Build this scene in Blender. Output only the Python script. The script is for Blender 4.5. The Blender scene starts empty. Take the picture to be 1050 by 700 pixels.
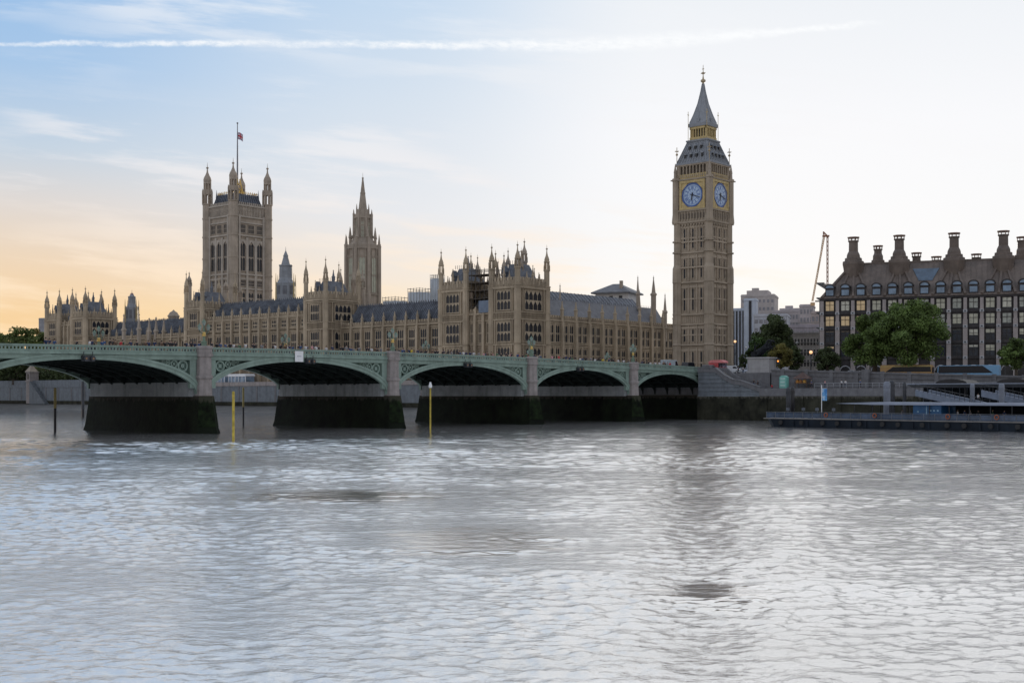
import bpy, bmesh, math, random
import numpy as np
from math import sin, cos, pi, radians, atan2, sqrt
from mathutils import Vector, Matrix
random.seed(7); np.random.seed(7)
SC = bpy.context.scene; COL = SC.collection

# ------------------------------------------------------------------ camera, sky, sun, exposure
EYE = 5.9; F = 1300.0
cd = bpy.data.cameras.new('camera'); cam = bpy.data.objects.new('camera', cd); COL.objects.link(cam)
cam.location = (0, 0, EYE); cam.rotation_euler = (radians(90), 0, 0)
cd.sensor_width = 36; cd.lens = F / 1050 * 36; cd.shift_y = 54.5 / 1050; cd.clip_end = 9000; cd.clip_start = .5
SC.camera = cam
SC.view_settings.view_transform = 'Standard'; SC.view_settings.look = 'None'
SC.view_settings.gamma = 1; SC.view_settings.use_curve_mapping = False; SC.view_settings.exposure = 0.08
SUN_AZ = 13.0; SUN_EL = 3.4

def lin(c):
    return tuple(((x / 255) / 12.92 if x / 255 <= .04045 else ((x / 255 + .055) / 1.055) ** 2.4) for x in c)

class NT:
    def __init__(s, tree): s.t = tree; s.n = tree.nodes; s.l = tree.links
    def new(s, typ, **kw):
        o = s.n.new(typ)
        for k, v in kw.items(): setattr(o, k, v)
        return o
    def put(s, sock, v):
        if isinstance(v, bpy.types.NodeSocket): s.l.new(v, sock)
        else: sock.default_value = v
    def math(s, op, a, b=0.0, c=None, clamp=False):
        o = s.new('ShaderNodeMath', operation=op, use_clamp=clamp)
        s.put(o.inputs[0], a); s.put(o.inputs[1], b)
        if c is not None: s.put(o.inputs[2], c)
        return o.outputs[0]
    def smooth(s, v, a, b, lo=0.0, hi=1.0):
        o = s.new('ShaderNodeMapRange', interpolation_type='SMOOTHSTEP')
        s.put(o.inputs[0], v); o.inputs[1].default_value = a; o.inputs[2].default_value = b
        o.inputs[3].default_value = lo; o.inputs[4].default_value = hi
        return o.outputs[0]
    def mix(s, f, a, b, mode='MIX'):
        o = s.new('ShaderNodeMix', data_type='RGBA', blend_type=mode)
        s.put(o.inputs['Factor'], f)
        A = [i for i in o.inputs if i.name == 'A' and i.type == 'RGBA'][0]
        B = [i for i in o.inputs if i.name == 'B' and i.type == 'RGBA'][0]
        s.put(A, a if isinstance(a, bpy.types.NodeSocket) else (*a, 1)[:4]); s.put(B, b if isinstance(b, bpy.types.NodeSocket) else (*b, 1)[:4])
        return [i for i in o.outputs if i.type == 'RGBA'][0]
    def ramp(s, v, stops, interp='LINEAR'):
        o = s.new('ShaderNodeValToRGB'); s.put(o.inputs[0], v); r = o.color_ramp; r.interpolation = interp
        while len(r.elements) < len(stops): r.elements.new(.5)
        for e, (p, c) in zip(r.elements, stops):
            e.position = p; e.color = (*c, 1)[:4] if not isinstance(c, (int, float)) else (c, c, c, 1)
        return o.outputs[0]
    def noise(s, vec, scale, detail=3, rough=.55, scl=None, loc=None):
        if scl or loc:
            m = s.new('ShaderNodeMapping'); s.put(m.inputs[0], vec)
            if scl: m.inputs['Scale'].default_value = scl
            if loc: m.inputs['Location'].default_value = loc
            vec = m.outputs[0]
        o = s.new('ShaderNodeTexNoise'); s.put(o.inputs['Vector'], vec)
        o.inputs['Scale'].default_value = scale; o.inputs['Detail'].default_value = detail; o.inputs['Roughness'].default_value = rough
        return o.outputs[0]

world = bpy.data.worlds.new('World'); SC.world = world; world.use_nodes = True
w = NT(world.node_tree); w.n.clear()
out = w.new('ShaderNodeOutputWorld'); bg = w.new('ShaderNodeBackground'); w.l.new(bg.outputs[0], out.inputs[0])
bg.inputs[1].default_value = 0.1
sky = w.new('ShaderNodeTexSky', sky_type='NISHITA'); sky.sun_disc = False
sky.sun_elevation = radians(SUN_EL); sky.sun_rotation = radians(SUN_AZ)
tc = w.new('ShaderNodeTexCoord'); sep = w.new('ShaderNodeSeparateXYZ'); w.l.new(tc.outputs['Generated'], sep.inputs[0])
X, Y, Z = sep.outputs
Zc = w.math('MAXIMUM', Z, 0.0)
az = w.math('ARCTAN2', X, Y)
def S(l): return [(p, lin(c)) for p, c in l]
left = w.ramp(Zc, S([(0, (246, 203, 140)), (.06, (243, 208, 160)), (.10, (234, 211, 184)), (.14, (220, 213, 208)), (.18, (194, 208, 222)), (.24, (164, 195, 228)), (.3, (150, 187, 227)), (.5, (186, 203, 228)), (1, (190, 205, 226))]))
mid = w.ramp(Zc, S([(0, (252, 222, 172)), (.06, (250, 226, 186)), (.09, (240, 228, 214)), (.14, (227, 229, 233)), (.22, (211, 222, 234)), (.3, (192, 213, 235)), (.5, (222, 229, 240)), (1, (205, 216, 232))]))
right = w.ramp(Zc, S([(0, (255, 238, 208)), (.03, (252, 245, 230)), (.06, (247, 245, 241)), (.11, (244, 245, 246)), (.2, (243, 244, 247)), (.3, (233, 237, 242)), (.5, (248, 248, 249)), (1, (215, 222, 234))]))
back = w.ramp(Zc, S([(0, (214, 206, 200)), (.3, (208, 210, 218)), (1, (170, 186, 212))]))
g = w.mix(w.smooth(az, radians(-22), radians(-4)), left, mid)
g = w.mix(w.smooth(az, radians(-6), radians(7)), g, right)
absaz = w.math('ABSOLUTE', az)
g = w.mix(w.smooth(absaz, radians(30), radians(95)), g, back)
# high cirrus streaks and the aircraft trail, both fixed to directions of the sky
yy = w.math('MAXIMUM', Y, 0.05)
U = w.math('DIVIDE', X, yy); V = w.math('DIVIDE', Z, yy)
cmb = w.new('ShaderNodeCombineXYZ'); w.put(cmb.inputs[0], U); w.put(cmb.inputs[1], w.math('ADD', V, w.math('MULTIPLY', U, .10)))
uv = cmb.outputs[0]
n1 = w.noise(uv, 5.0, 6, .6, scl=(1, 7.5, 1))
n2 = w.noise(uv, 2.2, 3, .5, scl=(1, 3, 1), loc=(3, 1, 0))
cir = w.math('MULTIPLY', w.smooth(n1, .45, .63), w.smooth(n2, .36, .52))
cir = w.math('MULTIPLY', cir, w.smooth(U, .05, .30, 1, .12))
cir = w.math('MULTIPLY', cir, w.smooth(absaz, radians(60), radians(90), .6, 0))
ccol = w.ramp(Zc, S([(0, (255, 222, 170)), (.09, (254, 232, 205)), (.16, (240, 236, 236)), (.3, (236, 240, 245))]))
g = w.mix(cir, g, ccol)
cc = w.new('ShaderNodeMapRange'); w.put(cc.inputs[0], U); cc.inputs[1].default_value = -.45; cc.inputs[2].default_value = .45
vc = w.ramp(cc.outputs[0], [(0, .306), (.05, .312), (.27, .36), (.5, .284), (.61, .34), (.70, .47), (.82, .65), (.95, .85)], 'B_SPLINE')
vline = w.math('MULTIPLY_ADD', vc, .05, .26)
wob = w.noise(uv, 34, 4, .65, scl=(1, 1, 1))
dist = w.math('ABSOLUTE', w.math('SUBTRACT', V, w.math('ADD', vline, w.math('MULTIPLY', w.math('SUBTRACT', wob, .5), .0085))))
wid = w.ramp(cc.outputs[0], [(0, .16), (.2, .24), (.45, .36), (.6, .66), (.68, .60), (.75, .26), (.8, .28), (.9, .10), (1, .0)])
wr = w.math('MULTIPLY', wid, .0115)
dn = w.math('DIVIDE', dist, w.math('MAXIMUM', wr, .0002))
trail = w.math('MULTIPLY', w.smooth(dn, .1, 1.2, 1, 0), w.smooth(w.noise(uv, 70, 5, .75, scl=(1, 2.5, 1)), .30, .62, .25, 1))
trail = w.math('MULTIPLY', trail, w.smooth(w.noise(uv, 9, 4, .65, scl=(1, 2, 1)), .32, .6, .45, 1))
trail = w.math('MULTIPLY', trail, w.smooth(U, .26, .30, 1, 0))
trail = w.math('MULTIPLY', trail, w.smooth(U, -.55, -.5, 0, 1))
trail = w.math('MULTIPLY', trail, w.smooth(Y, .3, .5, 0, 1))
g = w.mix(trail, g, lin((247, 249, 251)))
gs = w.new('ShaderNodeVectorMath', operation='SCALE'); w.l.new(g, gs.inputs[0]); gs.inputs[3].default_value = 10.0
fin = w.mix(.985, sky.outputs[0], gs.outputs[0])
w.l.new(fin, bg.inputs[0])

sd = bpy.data.lights.new('sun', 'SUN'); sd.energy = 2.0; sd.angle = radians(.6); sd.color = (1, .80, .55)
sun = bpy.data.objects.new('sun', sd); COL.objects.link(sun)
sv = Vector((sin(radians(SUN_AZ)) * cos(radians(SUN_EL)), cos(radians(SUN_AZ)) * cos(radians(SUN_EL)), sin(radians(SUN_EL))))
sun.rotation_euler = (-sv).to_track_quat('-Z', 'Y').to_euler(); sun.location = (0, 0, 200)

# ------------------------------------------------------------------ places
PHI = radians(-40.7)                       # site frame: x runs north along the river, y runs west away from it
NX, NY = cos(PHI), sin(PHI); WX, WY = -sin(PHI), cos(PHI)
P0 = (46.4, 303.0)                         # west abutment, downstream corner of the bridge
def site(x, y): return (P0[0] + x * NX + y * WX, P0[1] + x * NY + y * WY)
def at(px, D): return ((px - 525) / F * D, D)
def zat(py, D): return EYE + (404.5 - py) / F * D
def to_site(X, Yw):
    dx, dy = X - P0[0], Yw - P0[1]
    return dx * NX + dy * NY, dx * WX + dy * WY
def gz(x):                                  # height of the street on the west bank
    return 11.5 if x < 0 else max(8.6, 11.5 - .036 * x)

# ------------------------------------------------------------------ materials
MATS = {}
def mat(name, col, rough=.8, var=.15, scale=.5, streak=0.0, bump=0.0, metal=0.0, emit=None, col2=None, spec=.5, bscale=None, tide=None):
    if name in MATS: return MATS[name]
    m = bpy.data.materials.new(name); m.use_nodes = True; t = NT(m.node_tree); b = t.n['Principled BSDF']
    ge = t.new('ShaderNodeNewGeometry').outputs['Position']
    col = lin(col) if max(col) > 1 else col
    n = t.noise(ge, scale, 5, .6)
    dark = tuple(c * (1 - var * 1.6) for c in col); lite = tuple(min(1, c * (1 + var)) for c in col)
    if col2: lite = lin(col2) if max(col2) > 1 else col2
    c = t.ramp(n, [(.3, dark), (.7, lite)])
    if streak:
        ns = t.noise(ge, 1.0, 4, .65, scl=(.9, .9, .09))
        c = t.mix(t.smooth(ns, .45, .75, 0, streak), c, tuple(x * .35 for x in col))
        nf = t.noise(ge, 1.7, 3, .7, scl=(1, 1, 1.6))
        c = t.mix(t.smooth(nf, .5, .8, 0, streak * .7), c, tuple(min(1, x * 1.35) for x in col))
    if tide:                                # ragged line left by the tide: (height, stone colour above it)
        sz = t.new('ShaderNodeSeparateXYZ'); t.l.new(ge, sz.inputs[0])
        hz_ = t.math('ADD', sz.outputs[2], t.math('MULTIPLY', t.math('SUBTRACT', t.noise(ge, 1.3, 5, .7, scl=(1, 1, .35)), .5), 3.0))
        c = t.mix(t.smooth(hz_, tide[0] - .35, tide[0] + .35), c, tide[1])
    t.l.new(c, b.inputs['Base Color'])
    b.inputs['Roughness'].default_value = rough; b.inputs['Metallic'].default_value = metal
    b.inputs['Specular IOR Level'].default_value = spec
    if bump:
        bp = t.new('ShaderNodeBump'); bp.inputs['Strength'].default_value = bump; bp.inputs['Distance'].default_value = .2
        t.l.new(t.noise(ge, bscale or scale * 5, 4, .6), bp.inputs['Height']); t.l.new(bp.outputs[0], b.inputs['Normal'])
    if emit:
        b.inputs['Emission Color'].default_value = (*emit[0], 1); b.inputs['Emission Strength'].default_value = emit[1]
    MATS[name] = m; return m

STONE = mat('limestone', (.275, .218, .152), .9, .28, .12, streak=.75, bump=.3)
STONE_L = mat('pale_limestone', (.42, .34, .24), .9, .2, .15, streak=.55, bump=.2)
STONE_C = mat('clock_tower_limestone', (.365, .30, .225), .9, .14, .3, streak=.35, bump=.3)
STONE_V = mat('grey_limestone', (.375, .315, .25), .9, .14, .3, streak=.35, bump=.3)
GRANITE_P = mat('pinkish_granite', (.29, .258, .245), .75, .15, .8, streak=.45, bump=.2)
GRANITE = mat('granite', (.15, .15, .158), .75, .15, .8, streak=.45, bump=.2)
GRANITE_B = mat('blue_granite', (.15, .17, .19), .75, .15, .8, streak=.5, bump=.2)
DARKGLASS = mat('dark_glass', (.022, .024, .03), .25, .2, 2, spec=.3)
SLATE = mat('blue_roof_plates', (.135, .148, .172), .65, .3, .6, streak=.35)
SLATE_D = mat('dark_roof_plates', (.14, .145, .16), .6, .18, .6, streak=.3)
LEAD = mat('lead_blue_iron', (.25, .265, .285), .7, .12, .6, streak=.25)
GOLD = mat('gilding', (.62, .43, .13), .4, .15, 1.5, metal=.45)
GOLDSTONE = mat('gilded_stone', (.50, .38, .17), .6, .18, 1)
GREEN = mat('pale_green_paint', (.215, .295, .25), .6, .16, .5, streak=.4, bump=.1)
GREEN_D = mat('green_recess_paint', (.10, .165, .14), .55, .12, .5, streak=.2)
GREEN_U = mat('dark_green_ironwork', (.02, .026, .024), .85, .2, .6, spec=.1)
PALEBAND = mat('pale_pier_lining', (.25, .265, .27), .8, .15, .4, streak=.6)
ALGAE = mat('wet_algae_stone', (.009, .011, .009), .7, .5, .35, col2=(.011, .017, .008), bump=.4, spec=.12, tide=(5.2, (.05, .045, .036)))
ALGAE_L = mat('algae_streaked_wall', (.026, .027, .021), .8, .45, .3, col2=(.052, .052, .036), streak=.6, bump=.4, spec=.15, tide=(5.3, (.10, .095, .08)))
ALGAE_G = mat('bright_weed', (.008, .012, .006), .7, .6, .9, col2=(.014, .026, .008), bump=.4, spec=.12, tide=(4.9, (.045, .045, .03)))
IRON = mat('dark_iron', (.03, .033, .04), .5, .2, 1)
BLACK = mat('black_paint', (.015, .015, .018), .35, .2, 1)
WHITE = mat('white_paint', (.72, .73, .74), .45, .06, 1)
YELLOW = mat('yellow_paint', (.50, .38, .05), .6, .25, 2, streak=.5)
BRONZE = mat('dark_bronze', (.012, .014, .018), .6, .3, 1.2, spec=.2)
ASPHALT = mat('asphalt', (.05, .06, .062), .9, .15, .4)
PAVING = mat('paving', (.22, .21, .20), .9, .12, .5)
RUBBER = mat('black_rubber', (.02, .02, .02), .8, .1, 1)
SKIN = mat('skin', (.42, .27, .20), .7, .05, 3)

# ------------------------------------------------------------------ mesh helper
class MB:
    def __init__(s): s.v = []; s.f = []; s.m = []; s.fr = (0, 0, 1, 0, 0, 1); s.flip = False
    def frame(s, o=(0, 0), T=(1, 0), N=(0, 1)):
        s.fr = (*o, *T, *N); s.flip = (T[0] * N[1] - T[1] * N[0]) < 0; return s
    def add(s, vs, fs, m=0):
        b = len(s.v); ox, oy, tx, ty, nx, ny = s.fr
        for (a, d, z) in vs: s.v.append((ox + a * tx + d * nx, oy + a * ty + d * ny, z))
        for f in fs:
            f = [b + i for i in f]
            if s.flip: f.reverse()
            s.f.append(f); s.m.append(m)
    def box(s, a0, a1, d0, d1, z0, z1, m=0):
        s.add([(a0, d0, z0), (a1, d0, z0), (a1, d1, z0), (a0, d1, z0), (a0, d0, z1), (a1, d0, z1), (a1, d1, z1), (a0, d1, z1)],
              [(0, 3, 2, 1), (4, 5, 6, 7), (0, 1, 5, 4), (1, 2, 6, 5), (2, 3, 7, 6), (3, 0, 4, 7)], m)
    def lathe(s, a, d, prof, n=8, m=0, rot=None, sq=1.0):
        rot = pi / n if rot is None else rot
        vs = []; fs = []
        for (z, r) in prof:
            for k in range(n):
                t = rot + 2 * pi * k / n; vs.append((a + r * cos(t), d + r * sin(t) * sq, z))
        for i in range(len(prof) - 1):
            for k in range(n):
                k2 = (k + 1) % n; fs.append((i * n + k, i * n + k2, (i + 1) * n + k2, (i + 1) * n + k))
        fs.append(tuple(reversed(range(n)))); fs.append(tuple(range((len(prof) - 1) * n, len(prof) * n)))
        s.add(vs, fs, m)
    def tube(s, p, q, r, n=6, m=0, r2=None):
        p = Vector(p); q = Vector(q); d = (q - p)
        if d.length < 1e-6: return
        d.normalize(); u = d.orthogonal().normalized(); v = d.cross(u); r2 = r if r2 is None else r2
        vs = [];
        for c, rr in ((p, r), (q, r2)):
            for k in range(n):
                t = 2 * pi * k / n; vs.append(tuple(c + (u * cos(t) + v * sin(t)) * rr))
        fs = [(k, (k + 1) % n, n + (k + 1) % n, n + k) for k in range(n)] + [tuple(reversed(range(n))), tuple(range(n, 2 * n))]
        s.add(vs, fs, m)
    def prism(s, poly, d0, d1, m=0):           # poly in (a, z), extruded along d
        n = len(poly); vs = [(a, d0, z) for a, z in poly] + [(a, d1, z) for a, z in poly]
        s.add(vs, [tuple(range(n)), tuple(reversed(range(n, 2 * n)))] + [(k, n + k, n + (k + 1) % n, (k + 1) % n) for k in range(n)], m)
    def plan(s, poly, z0, z1, m=0, top=None):            # poly in (a, d), extruded up
        n = len(poly); top = top or poly
        vs = [(a, d, z0) for a, d in poly] + [(a, d, z1) for a, d in top]
        s.add(vs, [tuple(reversed(range(n))), tuple(range(n, 2 * n))] + [(k, (k + 1) % n, n + (k + 1) % n, n + k) for k in range(n)], m)
    def hip(s, a0, a1, d0, d1, z0, z1, ia, idd, m=0):      # truncated hipped roof
        s.add([(a0, d0, z0), (a1, d0, z0), (a1, d1, z0), (a0, d1, z0), (a0 + ia, d0 + idd, z1), (a1 - ia, d0 + idd, z1), (a1 - ia, d1 - idd, z1), (a0 + ia, d1 - idd, z1)],
              [(0, 3, 2, 1), (4, 5, 6, 7), (0, 1, 5, 4), (1, 2, 6, 5), (2, 3, 7, 6), (3, 0, 4, 7)], m)
    def ball(s, c, r, n=8, m=0, sz=1.0):
        s.lathe(c[0], c[1], [(c[2] + r * sz * sin(t), max(.001, r * cos(t))) for t in [(-.5 + k / 6) * pi for k in range(7)]], n, m)
    def mesh(s, name, mats):
        me = bpy.data.meshes.new(name); me.from_pydata(s.v, [], s.f)
        for m in (mats if isinstance(mats, (list, tuple)) else [mats]): me.materials.append(m)
        if any(s.m): me.polygons.foreach_set('material_index', s.m)
        me.update(); return me
    def build(s, name, mats, parent=None, loc=(0, 0, 0), rz=0.0):
        return put(s.mesh(name, mats), name, parent, loc, rz)

def put(me, name, parent=None, loc=(0, 0, 0), rz=0.0):
    o = bpy.data.objects.new(name, me); COL.objects.link(o); o.location = loc; o.rotation_euler = (0, 0, rz)
    if parent: o.parent = parent
    return o
def tag(o, label=None, cat=None, group=None, kind=None):
    if label: o['label'] = label
    if cat: o['category'] = cat
    if group: o['group'] = group
    if kind: o['kind'] = kind
    return o
def thing(name, label, cat, loc=(0, 0, 0), rz=0.0, group=None):
    return tag(put(None, name, None, loc, rz), label, cat, group)
def copy_tree(o, parent=None):
    c = o.copy(); COL.objects.link(c)
    if parent: c.parent = parent
    for ch in list(o.children): copy_tree(ch, c)
    return c
def smooth(o):
    o.data.polygons.foreach_set('use_smooth', [True] * len(o.data.polygons)); return o

# ------------------------------------------------------------------ gothic kit
def pinnacle(mb, a, d, z0, z1, r, m=0):
    h = z1 - z0
    mb.lathe(a, d, [(z0, r), (z0 + .42 * h, r), (z0 + .44 * h, r * 1.35), (z0 + .49 * h, r * 1.3), (z0 + .52 * h, r * .85), (z0 + .9 * h, r * .22), (z0 + .91 * h, r * .5), (z0 + .94 * h, r * .45), (z0 + .95 * h, r * .15), (z1, .02)], 4, m)
def turret(mb, a, d, z0, zs, zt, r, m=0):
    mb.lathe(a, d, [(z0, r), (zs - .5, r), (zs - .45, r * 1.22), (zs, r * 1.22), (zs + .02, r)], 8, m)
    h = zt - zs
    for k in range(8):
        t = pi / 8 + k * pi / 4; x, y = a + r * .82 * cos(t), d + r * .82 * sin(t)
        mb.box(x - r * .13, x + r * .13, y - r * .13, y + r * .13, zs, zs + .30 * h, m)
        mb.lathe(x * 1.0 + .25 * r * cos(t), y + .25 * r * sin(t), [(zs, r * .12), (zs + .12 * h, r * .12), (zs + .2 * h, .01)], 4, m)
    z = zs + .28 * h
    mb.lathe(a, d, [(z, r * .9), (z + .02 * h, r * 1.1), (z + .05 * h, r * 1.1), (z + .06 * h, r * .88), (z + .12 * h, r * .92), (z + .2 * h, r * .72), (z + .28 * h, r * .42), (z + .38 * h, r * .24), (z + .52 * h, r * .13), (z + .53 * h, r * .36), (z + .57 * h, r * .36), (z + .58 * h, r * .10), (zt, .02)], 8, m)

WCACHE = {}
def window_mesh(wd, h, lights=3, glass=None, stone=None, arch=True):
    glass = glass or DARKGLASS; stone = stone or STONE_L
    key = (round(wd, 2), round(h, 2), lights, glass.name, stone.name, arch)
    if key in WCACHE: return WCACHE[key]
    b = MB(); b.frame((0, 0), (1, 0), (0, -1))
    b.box(-wd / 2, wd / 2, -.02, .04, 0, h, 0)
    for e in (-1, 1): b.box(e * wd / 2 - .12, e * wd / 2 + .12, -.03, .26, -.1, h + .1, 1)
    b.box(-wd / 2 - .2, wd / 2 + .2, -.04, .30, h, h + .22, 1); b.box(-wd / 2 - .2, wd / 2 + .2, -.04, .34, -.28, 0, 1)
    for k in range(1, lights):
        x = -wd / 2 + wd * k / lights; b.box(x - .065, x + .065, -.01, .15, 0, h, 1)
    b.box(-wd / 2, wd / 2, -.01, .17, h * .5 - .09, h * .5 + .09, 1)
    if arch:
        for k in range(lights):
            x0 = -wd / 2 + wd * k / lights; x1 = x0 + wd / lights; xm = (x0 + x1) / 2; zt = h
            for zz in (h, h * .5 - .09):
                b.prism([(x0, zz), (x0, zz - (x1 - x0) * .7), (xm, zz)], .03, .14, 1); b.prism([(x1, zz), (xm, zz), (x1, zz - (x1 - x0) * .7)], .03, .14, 1)
    WCACHE[key] = b.mesh('window', [glass, stone]); return WCACHE[key]
def window(root, F3, t, z, wd, h, lights=3, glass=None, stone=None, d=0.0, arch=True):
    o, T, N = F3
    return put(window_mesh(wd, h, lights, glass, stone, arch), 'window', root,
               (o[0] + t * T[0] + d * N[0], o[1] + t * T[1] + d * N[1], z), atan2(N[0], -N[1]))

def facade(mb, root, F3, L, n, z0, zc, rows, pin=3.2, butt=.42, dep=.9, mlight=1, mdark=0, per=1, thick=1.0, lights=3, ends=True):
    """rows: (z bottom, z top, width fraction or None) of the window tiers; blank tiers get panel ribs"""
    mb.frame(*F3); p = L / n
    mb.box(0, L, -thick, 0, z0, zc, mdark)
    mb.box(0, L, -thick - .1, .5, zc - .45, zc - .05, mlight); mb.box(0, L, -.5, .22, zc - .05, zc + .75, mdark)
    k = 0; x = .2
    while x < L - .6:
        mb.box(x, x + .6, -.45, .18, zc + .75, zc + 1.35, mlight); x += 1.2
    for i in range(0 if ends else 1, n + 1 if ends else n):
        t = i * p
        mb.box(t - butt, t + butt, 0, dep, z0, zc - .6, mlight); mb.box(t - butt * .8, t + butt * .8, .01, dep * .7, zc - .6, zc + .9, mlight)
        pinnacle(mb, t, dep * .35, zc + .9, zc + .9 + pin, butt * 1.05, mlight)
    for (a, b_, fr) in rows:
        mb.box(0, L, 0, .30, b_ + .45, b_ + .75, mlight)
        mb.box(0, L, 0, .24, a - .75, a - .45, mlight)
        for i in range(n):
            t0 = i * p + butt; t1 = (i + 1) * p - butt; tm = (t0 + t1) / 2
            if fr:
                ww = (t1 - t0) / per * fr
                for q in range(per):
                    tq = t0 + (t1 - t0) * (q + .5) / per
                    window(root, F3, tq, a, ww, b_ - a, lights)
                    if per > 1 and q: mb.box(t0 + (t1 - t0) * q / per - .18, t0 + (t1 - t0) * q / per + .18, 0, .4, a - .4, b_ + .4, mlight)
            nr = max(2, int((t1 - t0) / .55))
            for q in range(nr + 1):
                x = t0 + (t1 - t0) * q / nr
                for (za, zb) in ((a - 1.6, a - .75), (b_ + .75, min(zc - .5, b_ + 1.8))) if fr else ((a, b_),):
                    if zb - za > .15: mb.box(x - .07, x + .07, 0, .16, za, zb, mlight)
# ------------------------------------------------------------------ water, ground, foreshore
m = bpy.data.materials.new('river_water'); m.use_nodes = True; t = NT(m.node_tree); b = t.n['Principled BSDF']
ge = t.new('ShaderNodeNewGeometry').outputs['Position']
sp = t.new('ShaderNodeSeparateXYZ'); t.l.new(ge, sp.inputs[0])
def ellip(cx, cy, rx, ry, soft=.9):
    dx = t.math('DIVIDE', t.math('SUBTRACT', sp.outputs[0], cx), rx); dy = t.math('DIVIDE', t.math('SUBTRACT', sp.outputs[1], cy), ry)
    d = t.math('ADD', t.math('MULTIPLY', dx, dx), t.math('MULTIPLY', dy, dy))
    d = t.math('ADD', d, t.math('MULTIPLY', t.math('SUBTRACT', t.noise(ge, 1.1, 5, .75, scl=(.28, 1.5, 1)), .5), 5.5))
    return t.smooth(d, 1 - soft, 1 + .2, 1, 0)
calm = ellip(5.8, 37.5, 2.2, 3.6)
calm = t.math('MAXIMUM', calm, ellip(-1.5, 51, 4.0, 6, .8)); calm = t.math('MAXIMUM', calm, ellip(-9.5, 74, 6, 5, .8))
h3 = t.noise(ge, 5.5, 4, .65, scl=(.8, 1.15, 1)); h2 = t.noise(ge, 1.7, 3, .6, scl=(.8, 1.2, 1))
bp = t.new('ShaderNodeBump'); t.put(bp.inputs['Strength'], t.math('SUBTRACT', 1.0, t.math('MULTIPLY', calm, .75))); bp.inputs['Distance'].default_value = .022
t.l.new(t.math('ADD', h3, t.math('MULTIPLY', h2, 1.3)), bp.inputs['Height']); t.l.new(bp.outputs[0], b.inputs['Normal'])
t.l.new(t.ramp(t.noise(ge, .05, 4, .6, scl=(.6, 1.5, 1)), [(.3, (.70, .685, .66)), (.7, (.90, .89, .875))]), b.inputs['Base Color'])
b.inputs['Metallic'].default_value = .80; b.inputs['IOR'].default_value = 2.0
t.put(b.inputs['Roughness'], t.smooth(calm, 0, 1, .09, .05))
WATER = m
# the river surface: one sheet of real wavelets, finest in the reach in front of the bridge
rows = [-400, -150, -50, 0, 8]; y_ = 14.0
while y_ < 420: rows.append(y_); y_ *= 1.0027 if y_ < 170 else 1.012
rows += [460, 520, 600, 720, 900, 1200, 1700]; rows = np.array(rows, float)
tc_ = np.linspace(-1, 1, 760); cols = np.concatenate([[-30, -12, -6, -3, -2, -1.5, -1.2], tc_, [1.2, 1.5, 2, 3, 6, 12, 30]])
YY, TT = np.meshgrid(rows, cols, indexing='ij'); XX = TT * (np.abs(YY) * .47 + 6)
rng = np.random.default_rng(4); ZZ = np.zeros_like(XX); dxl = (np.abs(YY) * .47 + 6) * 2 / 760; dyl = np.maximum(.04, YY * .0027); res = np.maximum(dxl, dyl * .8)
def field(n, l0, l1, seed, stretch=1.0):
    r_ = np.random.default_rng(seed); o = np.zeros_like(XX)
    for k in range(n):
        L_ = np.exp(r_.uniform(np.log(l0), np.log(l1))); a = r_.uniform(0, 2 * pi); o += np.cos((XX * cos(a) * stretch + YY * sin(a)) * 2 * pi / L_ + r_.uniform(0, 6.3))
    return o / sqrt(n / 2)
patch = .80 + .30 * field(9, 14, 60, 21, .6) + .12 * field(8, 4, 10, 22, .6)
patch = np.clip(patch, .28, 1.45)
st_ = field(14, 1.6, 6, 23, .25)
for (cx, cy, rx, ry, k_) in ((5.8, 38.0, 2.3, 3.8, .92), (-1.2, 52, 6.0, 9, .88), (-10, 75, 9, 10, .86), (-6.5, 31, 2, 1.6, .5)):
    d_ = ((XX - cx) / rx) ** 2 + ((YY - cy) / ry) ** 2 + .75 * st_; patch *= 1 - k_ * np.clip(1.25 - d_, 0, 1)
for k in range(120):
    L_ = np.exp(rng.uniform(np.log(.20), np.log(1.7))); a = -pi / 2 + rng.normal(0, .85) + .35; slope = .0175 * (1.3 if L_ < .7 else .85)
    amp_ = slope * L_ / (2 * pi); ph = (XX * cos(a) + YY * sin(a)) * 2 * pi / L_ + rng.uniform(0, 6.3)
    ph = ph + .5 * np.sin((XX * cos(a + 1.3) + YY * sin(a + 1.3)) * 2 * pi / (L_ * 4.3) + rng.uniform(0, 6.3))
    fade = np.clip((L_ / res - 2.5) / 3, 0, 1); wv = np.sin(ph); ZZ += amp_ * fade * (wv + .25 * np.cos(2 * ph)) * patch
far = np.clip((YY - 45) / 90, 0, 1)
for k in range(46):
    L_ = np.exp(rng.uniform(np.log(1.2), np.log(5))); a = -pi / 2 + rng.normal(0, .8) + .35; ph = (XX * cos(a) + YY * sin(a)) * 2 * pi / L_ + rng.uniform(0, 6.3)
    ph = ph + .6 * np.sin((XX * cos(a + 1.3) + YY * sin(a + 1.3)) * 2 * pi / (L_ * 3.7) + rng.uniform(0, 6.3))
    ZZ += .019 * L_ / (2 * pi) * np.clip((L_ / res - 2.2) / 2, 0, 1) * np.sin(ph) * patch * far
ZZ[:5] = 0; ZZ[YY > 330] = 0
nr, nc = XX.shape; me = bpy.data.meshes.new('water'); me.vertices.add(nr * nc); me.vertices.foreach_set('co', np.stack([XX, YY, ZZ], -1).ravel())
I = np.arange(nr * nc).reshape(nr, nc); Q = np.stack([I[:-1, :-1], I[:-1, 1:], I[1:, 1:], I[1:, :-1]], -1).reshape(-1)
me.loops.add(len(Q)); me.loops.foreach_set('vertex_index', Q); me.polygons.add(len(Q) // 4); me.polygons.foreach_set('loop_start', np.arange(len(Q) // 4) * 4); me.polygons.foreach_set('use_smooth', np.ones(len(Q) // 4, bool)); me.update(); me.materials.append(WATER)
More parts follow.
